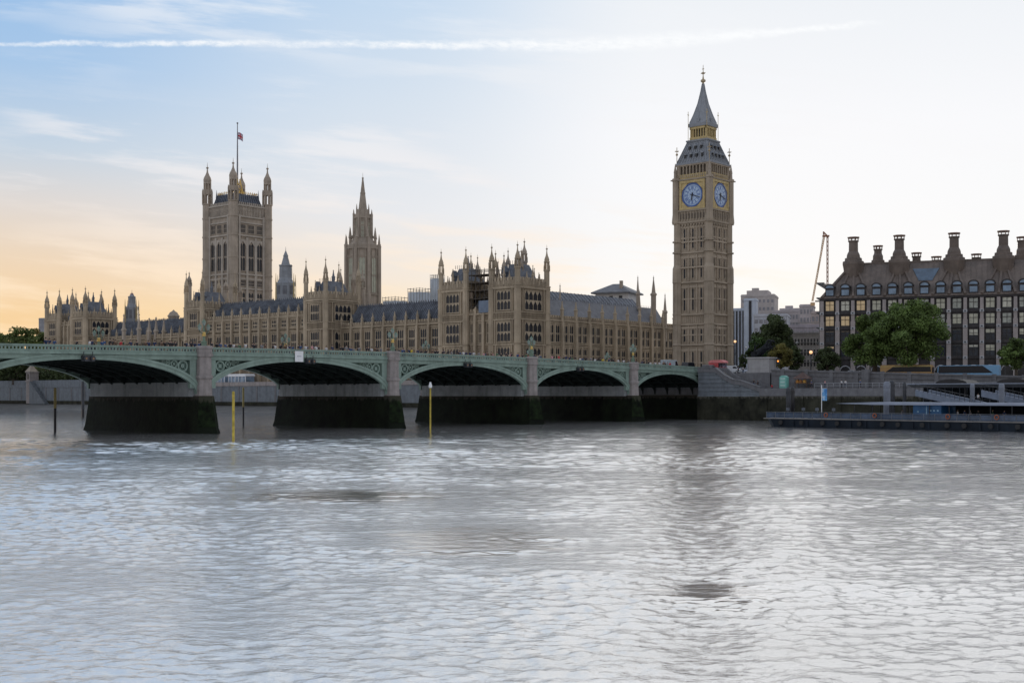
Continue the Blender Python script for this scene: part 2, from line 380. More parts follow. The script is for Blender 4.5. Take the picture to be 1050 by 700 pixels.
tag(put(me, 'water'), kind='structure')

# west bank ground: one sheet from the river wall to the horizon, falling gently to the north
mb = MB()
xs = [-6000, -3000, -1200, -600, -330, -200, -120, -30, 0, 20, 40, 80, 160, 400, 1200, 4000]
ysr = [.3, 30, 80, 200, 600, 2000, 7000]
vs = []; 
for j, y in enumerate(ysr):
    for x in xs: vs.append((x, (23.6 if x <= -79 else y) if j == 0 else y, gz(x) - .35 if x > -79 else 10.6))
mb.add(vs, [(j * 16 + i, j * 16 + i + 1, (j + 1) * 16 + i + 1, (j + 1) * 16 + i) for j in range(6) for i in range(15)])
tag(mb.build('ground', PAVING, None, (*P0, 0), PHI), kind='structure')
mb = MB()
mb.add([(-4, 3, 10.9), (-30, 3, 10.9), (-30, 160, 10.9), (-4, 160, 10.9)], [(0, 1, 2, 3)])
mb.add([(-4, 9, 10.91), (-4, 22, 10.91), (60, 22, gz(60) - .3), (60, 9, gz(60) - .3)], [(0, 1, 2, 3)])
mb.add([(60, 9, gz(60) - .3), (60, 22, gz(60) - .3), (140, 22, gz(140) - .3), (140, 9, gz(140) - .3)], [(0, 1, 2, 3)])
tag(mb.build('road', ASPHALT, None, (*P0, .004), PHI), kind='structure')
# muddy foreshore below the terrace wall
MUD = mat('wet_mud', (.13, .125, .115), .45, .25, .2, bump=.4)
mb = MB(); xs = np.linspace(-480, -31, 46); vs = []
for i, x in enumerate(xs):
    for (y, z) in ((13.4, 2.0), (6, 1.1 + .25 * sin(i)), (-2 + 1.5 * sin(i * .7), -.4)): vs.append((x, y, z))
mb.add(vs, [(i * 3 + k, i * 3 + k + 1, (i + 1) * 3 + k + 1, (i + 1) * 3 + k) for i in range(45) for k in range(2)])
tag(smooth(mb.build('foreshore', MUD, None, (*P0, 0), PHI)), kind='structure')

# ------------------------------------------------------------------ river walls
r = thing('river_wall', 'long grey river wall below the palace terrace, seen through the bridge arches', 'wall', (*site(-79, 13.5), 0), PHI)
mb = MB(); mb.box(-420, 48, 0, 1.2, 2.2, 8.9); mb.build('wall_face', GRANITE_B, r)
mb = MB(); mb.box(-420, 48.05, -.15, 1.3, .2, 3.4); mb.build('wet_footing', ALGAE_L, r)
mb = MB(); mb.box(-200, 48, -.2, 1.0, 8.9, 10.3); mb.build('parapet', GRANITE_P, r)
mb = MB(); mb.box(-420, -200, -.2, 1.0, 8.9, 11.9); mb.build('garden_parapet', GRANITE_B, r)
mb = MB()
for i in range(45): mb.box(-400 + i * 10, -399.2 + i * 10, -.12, -.01, 3.4, 8.9)
mb.build('wall_piers', GRANITE, r)
mb = MB(); mb.box(-420, 48, 1.2, 10, 8.6, 8.9); mb.build('terrace_floor', PAVING, r)
# lodge on the wall with steps to the foreshore
def lodge():
    r = thing('wall_turret', 'small stone turret with pointed roof on the river wall left of the palace', 'turret', (*site(-341, 14.2), 0), PHI)
    mb = MB(); mb.box(-1.6, 1.6, -1.9, 2, 2.2, 15.2); mb.box(-1.9, 1.9, -2.2, 2.2, 11.4, 11.9); mb.box(-1.9, 1.9, -2.2, 2.2, 15.2, 15.6); mb.build('walls', GRANITE_P, r)
    mb = MB(); mb.lathe(0, -.3, [(15.6, 2.8), (16.6, 1.9), (18.6, .2), (19.2, .05)], 4); mb.build('roof', STONE_V, r)
    mb = MB(); mb.box(-.7, .7, -1.98, -1.91, 12.4, 14.6); mb.build('window', DARKGLASS, r)
    mb = MB()
    for i in range(16): mb.box(2.3 + i * .8, 3.1 + i * .8, -2.6, -.2, 2.0, 11.4 - i * .6)
    mb.build('steps', GRANITE_B, r)
lodge()

# ------------------------------------------------------------------ the bridge
S_P = [0, 30.5, 65.5, 103.8, 143.7, 182, 217]
zp_s = [-10, 0, 30.5, 65.5, 103.8, 143.7, 176, 217, 260]; zp_z = [12.2, 12.5, 12.9, 13.2, 13.5, 13.2, 12.7, 12.2, 11.9]
zfit = np.polyfit(zp_s, zp_z, 4)
def ZP(s): return float(np.polyval(zfit, s))
BW = 29.0
bridge = thing('arch_bridge', 'long pale green iron bridge of low elliptical arches on granite piers', 'bridge', (*P0, 0), PHI)
def loft(mb, ss, x0, x1, lo, hi, m=0):
    vs = []
    for s_ in ss:
        a, b_ = lo(s_), hi(s_); vs += [(x0, -s_, a), (x1, -s_, a), (x1, -s_, b_), (x0, -s_, b_)]
    n = len(ss); fs = []
    for i in range(n - 1):
        for k in range(4):
            k2 = (k + 1) % 4; fs.append((i * 4 + k, (i + 1) * 4 + k, (i + 1) * 4 + k2, i * 4 + k2))
    fs += [(0, 1, 2, 3), ((n - 1) * 4 + 3, (n - 1) * 4 + 2, (n - 1) * 4 + 1, (n - 1) * 4)]
    mb.add(vs, fs, m)
def disc_ring(mb, s, z, r0, r1, x0, x1, n=16, m=0):
    vs = []
    for k in range(n):
        t = 2 * pi * k / n
        for (r, x) in ((r0, x0), (r1, x0), (r1, x1), (r0, x1)): vs.append((x, -(s + r * cos(t)), z + r * sin(t)))
    fs = []
    for k in range(n):
        k2 = (k + 1) % n
        for q in range(4): fs.append((k * 4 + q, k2 * 4 + q, k2 * 4 + (q + 1) % 4, k * 4 + (q + 1) % 4))
    mb.add(vs, fs, m)
for i in range(6):
    s0, s1 = S_P[i] + (1.2 if i else .3), S_P[i + 1] - 1.2; c = (s0 + s1) / 2; hw = (s1 - s0) / 2; zc = ZP(c) - 2.05; zs = 6.0
    K = 44; ss = [c - hw * cos(pi * k / K) for k in range(K + 1)]
    zin = lambda s_: zs + (zc - zs) * sqrt(max(0, 1 - ((s_ - c) / hw) ** 2)) ** 1.0
    th = .85
    def outer(k, off):
        t_ = pi * k / K; x, z = c - hw * cos(t_), zs + (zc - zs) * sin(t_)
        nx, nz = -cos(t_) * (zc - zs), sin(t_) * hw; l = math.hypot(nx, nz); return x + nx / l * off, z + nz / l * off
    pin = [outer(k, 0) for k in range(K + 1)]; pout = [outer(k, th) for k in range(K + 1)]
    ar = tag(put(None, 'arch_span', bridge)); 
    def ring(mb, x0, x1, A, B, m=0):
        vs = []
        for (p, q) in zip(A, B): vs += [(x0, -p[0], p[1]), (x1, -p[0], p[1]), (x1, -q[0], q[1]), (x0, -q[0], q[1])]
        mb.add(vs, [(k * 4 + q, (k + 1) * 4 + q, (k + 1) * 4 + (q + 1) % 4, k * 4 + (q + 1) % 4) for k in range(K) for q in range(4)], m)
    for e in (0, 1):
        X = (lambda a: a) if e == 0 else (lambda a: -BW - a)
        mb = MB(); ring(mb, X(-.5), X(.12), pin, pout); ring(mb, X(.12), X(.22), [outer(k, .55) for k in range(K + 1)], [outer(k, .9) for k in range(K + 1)])
        mb.build('arch_rib', GREEN, ar)
        # recessed spandrel with tracery
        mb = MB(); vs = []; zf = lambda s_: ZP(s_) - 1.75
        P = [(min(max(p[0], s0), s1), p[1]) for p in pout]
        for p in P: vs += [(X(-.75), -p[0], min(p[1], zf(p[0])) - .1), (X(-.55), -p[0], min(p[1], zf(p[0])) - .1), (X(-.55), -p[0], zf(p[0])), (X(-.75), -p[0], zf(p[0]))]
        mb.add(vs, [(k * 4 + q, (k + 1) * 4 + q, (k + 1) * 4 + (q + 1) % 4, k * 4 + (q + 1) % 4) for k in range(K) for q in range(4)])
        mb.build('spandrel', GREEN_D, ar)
        mb = MB()
        for sg in (-1, 1):
            edge = s0 if sg < 0 else s1; e2 = edge - sg * 1.15
            zo = lambda s_: float(np.interp(s_, [q[0] for q in pout], [q[1] for q in pout]))
            mb.box(X(-.54), X(.02), -max(edge, e2 + .0), -min(edge, e2), zs + .9, zf(edge) - .002)
            u = 1.15
            for q in range(6):
                sc = edge - sg * u; zt = zf(sc) - .25; zb = zo(sc - sg * .5) + .05; gap = zt - zb
                if gap < .45: break
                R = min(gap / 2, 1.15); sc = edge - sg * (u + R + .05); zb = zo(sc) + .02; R = min(R, max(.1, (zt - zb) / 2)); 
                disc_ring(mb, sc, zt - R, R * .72, R, X(-.54), X(-.25)); disc_ring(mb, sc, zt - R, .06, R * .34, X(-.54), X(-.3), 8)
                for a_ in range(4):
                    ta = a_ * pi / 2 + pi / 4; mb.tube((X(-.4), -(sc + R * .3 * cos(ta)), zt - R + R * .3 * sin(ta)), (X(-.4), -(sc + R * .75 * cos(ta)), zt - R + R * .75 * sin(ta)), .06, 4)
                if zt - 2 * R - zb > .5:
                    R2 = min((zt - 2 * R - zb) / 2.4, .7); disc_ring(mb, edge - sg * (1.3 + R2), zt - 2 * R - R2, R2 * .65, R2, X(-.54), X(-.25))
                u += 2 * R + .1
            loft(mb, list(np.linspace(min(edge, edge - sg * hw * .99), max(edge, edge - sg * hw * .99), 14)), X(-.54), X(-.02), lambda s_: zf(s_) - .28, lambda s_: zf(s_) + .01)
        mb.build('tracery', GREEN, ar)
    # inner ribs and the decking that bears on them
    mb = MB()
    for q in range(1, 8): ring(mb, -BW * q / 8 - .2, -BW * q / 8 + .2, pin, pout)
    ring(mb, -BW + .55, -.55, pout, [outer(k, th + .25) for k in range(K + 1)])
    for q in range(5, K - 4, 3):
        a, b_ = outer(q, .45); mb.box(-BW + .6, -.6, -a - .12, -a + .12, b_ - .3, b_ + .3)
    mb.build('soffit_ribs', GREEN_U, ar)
LS = lambda a, b_, n: list(np.linspace(a, b_, n))
for e in (0, 1):
    X = (lambda a: a) if e == 0 else (lambda a: -BW - a)
    mb = MB()
    loft(mb, LS(-1, 218, 90), X(-.7), X(.10), lambda s_: ZP(s_) - 1.95, lambda s_: ZP(s_) - 1.45)
    loft(mb, LS(-1, 218, 90), X(-.7), X(.40), lambda s_: ZP(s_) - 1.30, lambda s_: ZP(s_) - 1.02)
    loft(mb, LS(-1, 218, 90), X(-.7), X(.22), lambda s_: ZP(s_) - 1.45, lambda s_: ZP(s_) - 1.30)
    mb.build('cornice', GREEN, bridge)
    for i in range(6):
        mb = MB(); a, b_ = S_P[i] + .9, S_P[i + 1] - .9
        loft(mb, LS(a, b_, 16), X(-.12), X(.16), lambda s_: ZP(s_) - .2, lambda s_: ZP(s_))
        loft(mb, LS(a, b_, 16), X(-.10), X(.12), lambda s_: ZP(s_) - 1.02, lambda s_: ZP(s_) - .80)
        n = int((b_ - a) / .52)
        for q in range(n + 1):
            s_ = a + (b_ - a) * q / n; z = ZP(s_); mb.box(X(-.06), X(.07), -s_ - .1, -s_ + .1, z - .8, z - .2)
            if q < n:
                sm = s_ + (b_ - a) / n / 2; mb.box(X(-.05), X(.06), -sm - .17, -sm + .17, z - .36, z - .21); mb.box(X(-.05), X(.06), -sm - .17, -sm + .17, z - .8, z - .68)
        mb.build('parapet', GREEN, bridge)
mb = MB(); loft(mb, LS(-4, 218, 60), -BW + .7, -.7, lambda s_: ZP(s_) - 1.5, lambda s_: ZP(s_) - 1.18); mb.build('deck', ASPHALT, bridge)
for xx in (-4.6, -BW + .7):
    mb = MB(); loft(mb, LS(-3.9, 217.9, 60), xx, xx + 3.88, lambda s_: ZP(s_) - 1.3, lambda s_: ZP(s_) - 1.03); mb.build('footway', PAVING, bridge)
for i, s_ in enumerate(S_P[1:]):
    pr = tag(put(None, 'pier', bridge))
    z = ZP(s_)
    mb = MB(); mb.box(-BW - .0, 0, -s_ - 1.2, -s_ + 1.2, 5.8, 8.6); mb.box(-BW + .62, -.62, -s_ - 2.15, -s_ + 2.15, 5.6, 7.8); mb.build('pier_lining', PALEBAND, pr)
    for e in (0, 1):
        sg = 1 if e == 0 else -1; ox = 0 if e == 0 else -BW
        mb = MB(); mb.lathe(ox + sg * .25, -s_, [(5.6, 1.32), (6.3, 1.28), (8.35, 1.2), (8.4, 1.42), (8.75, 1.42), (8.9, 1.18), (z - 1.5, 1.15), (z - 1.45, 1.4), (z - 1.05, 1.45), (z - 1.0, 1.3), (z - .3, 1.3), (z - .25, 1.42), (z + .05, 1.42), (z + .15, 1.2)], 8)
        mb.build('pier_shaft', GRANITE_P, pr)
    mb = MB()
    b0 = [(3.3, -s_), (1.3, -s_ + 1.9), (-BW - 1.3, -s_ + 1.9), (-BW - 3.3, -s_), (-BW - 1.3, -s_ - 1.9), (1.3, -s_ - 1.9)]
    b1 = [(2.2, -s_), (.9, -s_ + 1.35), (-BW - .9, -s_ + 1.35), (-BW - 2.2, -s_), (-BW - .9, -s_ - 1.35), (.9, -s_ - 1.35)]
    b2 = [(4.3, -s_), (1.9, -s_ + 2.5), (-BW - 1.9, -s_ + 2.5), (-BW - 4.3, -s_), (-BW - 1.9, -s_ - 2.5), (1.9, -s_ - 2.5)]
    b0.reverse(); b1.reverse(); b2.reverse()
    mb.plan(b0, .9, 5.7, 0, b1); mb.plan(b2, -1.5, .9, 0, b0); mb.build('cutwater', ALGAE, pr)
    mb = MB(); mb.plan([(3.33, -s_), (1.35, -s_ - 1.93), (1.3, -s_), (1.35, -s_ + 1.93)], 1.0, 5.72, 0, [(2.23, -s_), (.93, -s_ - 1.38), (.9, -s_), (.93, -s_ + 1.38)]); mb.build('weedy_nose', ALGAE_G, pr)
# abutment
mb = MB(); mb.box(-BW - 1, .6, -.3, 3, 5.8, 12.4); mb.lathe(.2, .6, [(5.8, 1.35), (8.4, 1.3), (8.45, 1.5), (8.8, 1.5), (8.85, 1.3), (11.2, 1.3), (11.25, 1.5), (12.9, 1.5), (13, 1.2)], 8); mb.build('abutment', GRANITE, bridge)
mb = MB(); mb.box(-BW - 1, .7, -.5, 3, -1, 5.8); mb.build('abutment_base', ALGAE, bridge)

# navigation lights and sign plate under the parapet
for (px, lab) in ((89, 'pair of round river signal lights on the crown of the leftmost arch'), (316, 'dark river signal lights right of the white plate on the bridge'), (478, 'dark river signal box on the crown of the third arch'), (593, 'dark river signal box on the crown of the fourth arch')):
    s_ = (724 - px) / (4.11 - .0025 * px); z = ZP(s_) - 1.95
    r = thing('signal_lights', lab, 'signal light', (*site(.5, -s_), z), PHI, 'river signals on the arch crowns')
    mb = MB(); mb.box(-.3, .1, -.95, .95, -.4, .4); mb.tube((-.1, -.7, .45), (-.1, -.7, 1.0), .06); mb.tube((-.1, .7, .45), (-.1, .7, 1.0), .06); mb.build('housing', IRON, r)
    for q in (-.55, .55):
        mb = MB(); mb.tube((.1, q, 0), (.42, q, 0), .36, 12); mb.build('shade', IRON, r)
        mb = MB(); mb.tube((.12, q, 0), (.44, q, 0), .15, 10); mb.build('lens', mat('amber_lens', (.25, .13, .06), .3, .1, 1), r)
s_ = (724 - 304.5) / (4.11 - .0025 * 304.5)
r = thing('sign_plate', 'white rectangular notice plate hung on the green bridge parapet', 'sign', (*site(.55, -s_), ZP(s_) - 2.05), PHI)
mb = MB(); mb.box(-.04, .04, -.85, .85, 0, 1.75); mb.build('plate', WHITE, r)
mb = MB()
for k in range(4): mb.box(.041, .05, -.45 + k * .24, -.30 + k * .24, .8, 1.0)
mb.build('marks', mat('grey_ink', (.35, .37, .4), .6, .1, 1), r)

# bridge lamps
def lamp():
    r = thing('bridge_lamp', 'x', 'street lamp')
    mb = MB(); mb.lathe(0, 0, [(0, .42), (.5, .40), (.55, .5), (.7, .5), (.75, .22), (1.5, .16), (1.55, .28), (1.7, .28), (1.75, .12), (3.1, .09)], 8); 
    for a in (0, 1):
        for e in (-1, 1):
            q = [(0, 2.0), (.45, 1.95), (.75, 2.15), (.8, 2.4)]
            for (x0, z0), (x1, z1) in zip(q, q[1:]): mb.tube((0, e * x0, z0), (0, e * x1, z1), .06)
            mb.tube((0, e * .1, 2.5), (0, e * .7, 2.1), .04)
    mb.build('post', mat('lamp_green', (.14, .21, .15), .5, .1, 1), r)
    mb = MB(); mb.ball((0, 0, 1.9), .3, 8); mb.lathe(0, 0, [(1.5, .3), (1.62, .32), (1.72, .3)], 8); mb.build('gilt_boss', GOLD, r)
    for (y, z) in ((-.8, 2.4), (.8, 2.4), (0, 3.1)):
        mb = MB(); mb.lathe(0, y, [(z, .12), (z + .08, .2), (z + .55, .34), (z + .57, .36)], 6, 0); la = mb.build('lantern', mat('lantern_glass', (.26, .32, .29), .25, .1, 1), r)
        mb = MB(); mb.lathe(0, y, [(z + .57, .38), (z + .75, .24), (z + .9, .1), (z + 1.1, .02)], 6); mb.build('lantern_cap', mat('lamp_green', (0, 0, 0)), la)
    return r
L0 = lamp(); first = True
ordn = ['west abutment', 'fourth pier from the left', 'third pier from the left', 'second pier from the left', 'leftmost visible pier']
for i, s_ in enumerate(S_P[:5]):
    for e in (0, 1):
        if i == 0 and e == 0: continue
        o = L0 if first else copy_tree(L0); first = False
        o.location = (*site(.25 if e == 0 else -BW - .25, -s_), ZP(s_) + .15); o.rotation_euler = (0, 0, PHI)
        tag(o, ('green three lantern lamp on the near parapet above the ' if e == 0 else 'green lamp on the far parapet in line with the ') + ordn[i], 'street lamp', 'ornate lamps along the bridge')
# ------------------------------------------------------------------ the palace (local frame: x north, y west, origin at its north-east corner)
PX0, PY0 = -78.4, 23.5
palace = thing('palace', 'long Gothic riverside palace of tan stone with pinnacled towers and blue grey roofs', 'palace', (*site(PX0, PY0), 0), PHI)
east = lambda t, d=0: ((-t, -d), (-1, 0), (0, -1))        # t metres south of the corner, d metres proud of the main face
north = lambda y, x=0: ((x, y), (0, 1), (1, 0))
G0 = 8.9
def range_(name, t0, t1, zc, rows, bay=5.4, per=1, roof=36.2, pin=3.4, d=0, lights=3):
    n = max(1, round((t1 - t0) / bay)); part = put(None, name, palace); mb = MB()
    facade(mb, part, east(t0, d), t1 - t0, n, G0, zc, rows, pin=pin, per=per, lights=lights)
    mb.build('wall', [STONE, STONE_L], part)
    mb = MB(); mb.frame(*east(t0, d)); L = t1 - t0
    mb.hip(.2, L - .2, -17, -1.3, zc - 1, roof, .1, 6)
    k = 0
    while k < L: mb.box(k - .09, k + .09, -6.9, -6.6, roof - .3, roof + .5); k += 1.1
    for i in range(n):
        x = (i + .5) * (L / n); z = zc + (roof - zc) * .35
        mb.add([(x - .55, -2.4, z - .6), (x + .55, -2.4, z - .6), (x + .55, -5, z - .6), (x - .55, -5, z - .6), (x - .55, -2.4, z + .9), (x + .55, -2.4, z + .9), (x, -2.4, z + 1.8), (x, -5.5, z + 1.8)],
               [(0, 1, 5, 6, 4), (1, 2, 7, 6, 5), (3, 0, 4, 6, 7)])
    for i in range(int(L / .9)): mb.add([(i * .9, -1.5, zc - .8), (i * .9 + .16, -1.5, zc - .8), (i * .9 + .16, -7.2, roof + .12), (i * .9, -7.2, roof + .12), (i * .9, -1.3, zc - .6), (i * .9 + .16, -1.3, zc - .6), (i * .9 + .16, -7.1, roof + .25), (i * .9, -7.1, roof + .25)], [(4, 5, 6, 7), (0, 4, 7, 3), (1, 2, 6, 5)])
    mb.build('roof', SLATE, part)
    return part
def sq_tower(t0, t1, dep, zc, tiers, ztip, d=1.0, tur=1.05, roofz=44.8, inner=True):
    """square stone tower with corner turrets; east and north faces windowed"""
    part = put(None, 'tower', palace); L = t1 - t0; mb = MB()
    mb.frame((0, 0)); mb.box(-t1 + .3, -t0 - .3, -d + .3, dep - .3, G0, zc - .3, 0)
    for (F3, LL) in ((east(t0, d), L), (((-t0, -d), (0, 1), (1, 0)), dep + d), (((-t1, -d), (0, 1), (-1, 0)), dep + d)):
        mb.frame(*F3)
        mb.box(.8, LL - .8, -.31, .0, G0, zc, 0); mb.box(.3, LL - .3, -.6, .55, zc - .7, zc - .2, 1); mb.box(.5, LL - .5, -.3, .2, zc - .2, zc + 1.6, 0)
        x = .9
        while x < LL - 1.2: mb.box(x, x + .65, -.28, .16, zc + 1.6, zc + 2.5, 1); x += 1.25
        x = 1.2
        while x < LL - 1.2: mb.box(x - .09, x + .09, 0, .26, zc - .1, zc + 1.5, 1); x += .62
        if F3[1][0] == 0 and F3[2][0] < 0: continue
        for (a, b_, nw, fr) in tiers:
            mb.box(.5, LL - .5, 0, .38, b_ + .5, b_ + .85, 1); mb.box(.5, LL - .5, 0, .30, a - .9, a - .6, 1)
            ww = (LL - 3.0) / nw
            for q in range(nw):
                tq = 1.5 + ww * (q + .5)
                window(part, F3, tq, a, ww * fr, b_ - a, 4 if nw == 1 else 3)
                if q: mb.box(1.5 + ww * q - .3, 1.5 + ww * q + .3, 0, .5, a - .3, b_ + .3, 1)
                for e in (-1, 1): mb.box(tq + e * ww * (fr / 2 + .09) - .16, tq + e * ww * (fr / 2 + .09) + .16, 0, .34, a - .5, b_ + .6, 1)
            x = 1.4
            while x < LL - 1.4: mb.box(x - .07, x + .07, 0, .2, b_ + .85, b_ + 1.9, 1); mb.box(x - .07, x + .07, 0, .2, a - 2.0, a - .9, 1); x += .6
    mb.frame((0, 0))
    for f_ in (.3, .5, .7):
        for (a, b_) in ((-t0 - L * f_, -d), (-t0, -d + (dep + d) * f_), (-t1, -d + (dep + d) * f_), (-t0 - L * f_, dep)): pinnacle(mb, a, b_, zc + .5, zc + (6.5 if f_ == .5 else 4.4), .36, 1)
    mb.build('wall', [STONE, STONE_L], part)
    for (a, b_) in ((-t0 - .2, -d + .2), (-t1 + .2, -d + .2), (-t0 - .2, dep - .2), (-t1 + .2, dep - .2)):
        mb = MB()
        for zz in [z for tr in tiers for z in (tr[0] - .75, tr[1] + .7)]: mb.lathe(a, b_, [(zz, tur * 1.12), (zz + .3, tur * 1.12)], 8)
        mb.lathe(a, b_, [(G0, tur), (zc, tur), (zc + .01, tur * 1.15), (zc + .4, tur * 1.15), (zc + .41, tur * .9)], 8)
        turret(mb, a, b_, zc, zc + (ztip - zc) * .42, ztip, tur * .82); mb.build('turret', STONE_L, part)
    if roofz:
        mb = MB(); mb.hip(-t1 + 1.4, -t0 - 1.4, -d + 1.8, dep - 1.6, zc, roofz, 2.2, 2.8)
        for q in range(int(L / .9)): mb.box(-t1 + 2.8 + q * .8, -t1 + 2.9 + q * .8, 2.2 - d + 1.6, 2.2 - d + 1.7, roofz - .2, roofz + 1.0)
        for e in (0, 1):
            xx = (-t1 + 3.2) if e else (-t0 - 3.2); mb.box(xx - .5, xx + .5, -d + 2.2, -d + 4, zc, zc + 4.4); mb.prism([(xx - .7, zc + 4.4), (xx + .7, zc + 4.4), (xx, zc + 6.2)], -d + 2.1, -d + 4)
        pinnacle(mb, -(t0 + t1) / 2, dep * .45, roofz - .5, roofz + 4.2, .5)
        mb.build('roof', SLATE, part)
    return part
TT = [(31.0, 36.6, 1, .72), (21.5, 27.4, 1, .72), (15.0, 20.0, 1, .65)]
for (a, b_) in ((0, 10.5), (20.6, 31.4)): sq_tower(a, b_, 13.0, 38.0, TT, 51.0)
for (a, b_) in ((235, 245.5), (255.5, 266)): sq_tower(a, b_, 13.0, 38.0, TT, 51.0, tur=1.15)
range_('pavilion_range', 10.5, 20.6, 30.4, [(21.5, 27.4, .55)], bay=3.4, roof=35.5, pin=1.2)
range_('pavilion_range', 245.5, 255.5, 35.4, [(31, 33.4, .5), (21.5, 27.4, .55)], bay=3.4, roof=42, pin=1.2)
range_('curtain_range', 31.4, 83.5, 28.7, [(21.2, 27.0, .66)], bay=5.3, d=-5)
range_('curtain_range', 163, 235, 28.7, [(21.2, 27.0, .66)], bay=5.5, d=-7)
range_('centre_range', 94, 152.5, 33.3, [(29.6, 32.0, .62), (21.2, 27.2, .66)], bay=5.5, roof=39.8, pin=3.0, d=.4)
sq_tower(83.5, 94, 13.0, 38.2, [(31.0, 36.4, 1, .6), (21.4, 27.2, 1, .6)], 52.5, d=2.2, tur=.95, roofz=44.5)
sq_tower(152.5, 163, 13.0, 38.2, [(31.0, 36.4, 1, .6), (21.4, 27.2, 1, .6)], 52.5, d=2.2, tur=.95, roofz=44.5)
# second row of turrets behind the centre towers and lead lantern
for (t_, y, zt, r_) in ((85, 16, 50, .8), (92, 18, 51, .8), (14, 9, 49.5, .8), (17.5, 14, 48, .7), (12, 4, 47, .6), (8, 4, 50, .7), (3.5, 5, 49, .6), (24, 8, 49.5, .7), (28, 10, 48, .7), (88.5, 9, 50, .7), (240, 9, 49, .8), (260, 9, 48, .8), (5, 8, 53, .9), (155, 17, 50, .8)):
    mb = MB(); turret(mb, -t_, y, 30, zt - 7, zt, r_)
    mb.build('rear_turret', STONE_V, palace)
mb = MB(); mb.box(-262, -2, 14, 60, G0, 29); mb.box(-230, -40, 60, 75, G0, 26); mb.build('inner_court_block', STONE_V, palace)
mb = MB(); mb.hip(-262, -2, 22, 46, 29, 33.5, 4, 10); mb.build('inner_roof', SLATE_D, palace)
# terrace marquees seen under the second arch
def marquee():
    r = thing('marquee', 'x', 'marquee'); mb = MB(); mb.box(-5, 5, -2, 2, 0, .3)
    for k in range(6): mb.box(-5 + k * 1.96, -4.8 + k * 1.96, -2.05, -1.9, .3, 3)
    mb.box(-5, 5, -2.1, 2, 3, 3.3); mb.build('frame', WHITE, r)
    mb = MB(); mb.box(-4.9, 4.9, -1.85, 1.8, .31, 2.95); mb.build('side_sheets', mat('marquee_sheet', (.22, .30, .40), .4, .3, .6), r)
    mb = MB(); mb.prism([(-5.1, 3.3), (5.1, 3.3), (4.5, 3.9), (-4.5, 3.9)], -2.1, 2.1); mb.build('roof', WHITE, r); return r
M0 = marquee()
for i, t_ in enumerate((124, 136, 148)):
    o = M0 if i == 0 else copy_tree(M0); o.location = (*site(PX0 - t_, PY0 - 6), 10.3 - 1.0); o.rotation_euler = (0, 0, PHI)
    tag(o, ('rightmost' if i == 0 else 'middle' if i == 1 else 'leftmost') + ' blue and white terrace marquee seen under the second arch', 'marquee', 'marquees on the riverside terrace')

# north range between the river pavilion and the clock tower
nr = thing('north_range', 'tan stone range with tall paired windows between the river pavilion and the clock tower', 'palace wing', (*site(PX0, PY0), 0), PHI)
mb = MB(); facade(mb, nr, north(13.4, -.6), 68.5, 10, G0, 28.7, [(22.0, 27.2, .72), (16.0, 20.2, .72)], pin=5.0, per=2, butt=.5, dep=1.0, lights=2)
mb.build('wall', [STONE, STONE_L], nr)
mb = MB(); mb.frame(*north(13.4, -.6)); mb.hip(.3, 68, -16, -1.2, 27.7, 35.6, .2, 5.5)
for i in range(60): mb.box(i * 1.13, i * 1.13 + .08, -6.6, -6.5, 35.4, 36.2)
mb.build('roof', SLATE_D, nr)
for (y, x, zt, r_) in ((75, -4, 46.5, .9), (69.5, -6, 41.5, .6), (80, -14, 47.5, .6), (34, -12, 41.5, .5), (77.5, -1, 40.5, .7), (14, -14, 40, .5)):
    mb = MB(); mb.lathe(x, y, [(24, r_), (zt - 7, r_), (zt - 6.8, r_ * 1.3), (zt - 6.2, r_ * 1.2), (zt - 6, r_ * .8), (zt - 1, .12), (zt - .9, .3), (zt - .7, .1), (zt, .02)], 8); mb.build('pinnacle', STONE_V, nr)
# great hall roof behind
hall = thing('great_hall', 'long grey blue pitched roof of the old hall rising behind the north range', 'hall', (*site(PX0 - 28, PY0 + 62), 9.5), PHI)
mb = MB(); mb.box(-11, 11, -24, 34, 0, 20); mb.build('wall', STONE_V, hall)
mb = MB(); mb.add([(-11.5, -24.5, 20), (11.5, -24.5, 20), (11.5, 34.5, 20), (-11.5, 34.5, 20), (0, -24.5, 31.2), (0, 34.5, 31.2)], [(0, 1, 4), (2, 3, 5), (1, 2, 5, 4), (3, 0, 4, 5), (0, 3, 2, 1)])
for i in range(30): mb.tube((11.3, -24 + i * 2.0, 20.25), (0, -24 + i * 2.0, 31.3), .10, 4)
mb.build('roof', SLATE, hall)
X, D = at(633, 560); hz = zat(290, 560)
hip = thing('hipped_building', 'white walled building with dark hipped roof showing above the north range', 'building', (X, D, 9), radians(-25))
mb = MB(); mb.box(-7.6, 7.6, -7, 7, 0, hz - 9 - 5.0); mb.build('wall', mat('pale_render', (.50, .50, .50), .8, .1, .5), hip)
mb = MB(); mb.lathe(0, 0, [(hz - 14.2, 12.8), (hz - 13.6, 12.8), (hz - 9.6, 2.2), (hz - 9.5, .4)], 4, 0, pi / 4); mb.build('roof', SLATE_D, hip)
mb = MB(); mb.box(3.2, 4.4, -6, -4.6, hz - 15, hz - 8.6); mb.build('chimney', STONE_V, hip)
for k in range(3): mb = MB(); mb.box(-5.5 + k * 4.4, -3.9 + k * 4.4, -7.06, -7, hz - 17.5, hz - 15.2); mb.build('window', DARKGLASS, hip)

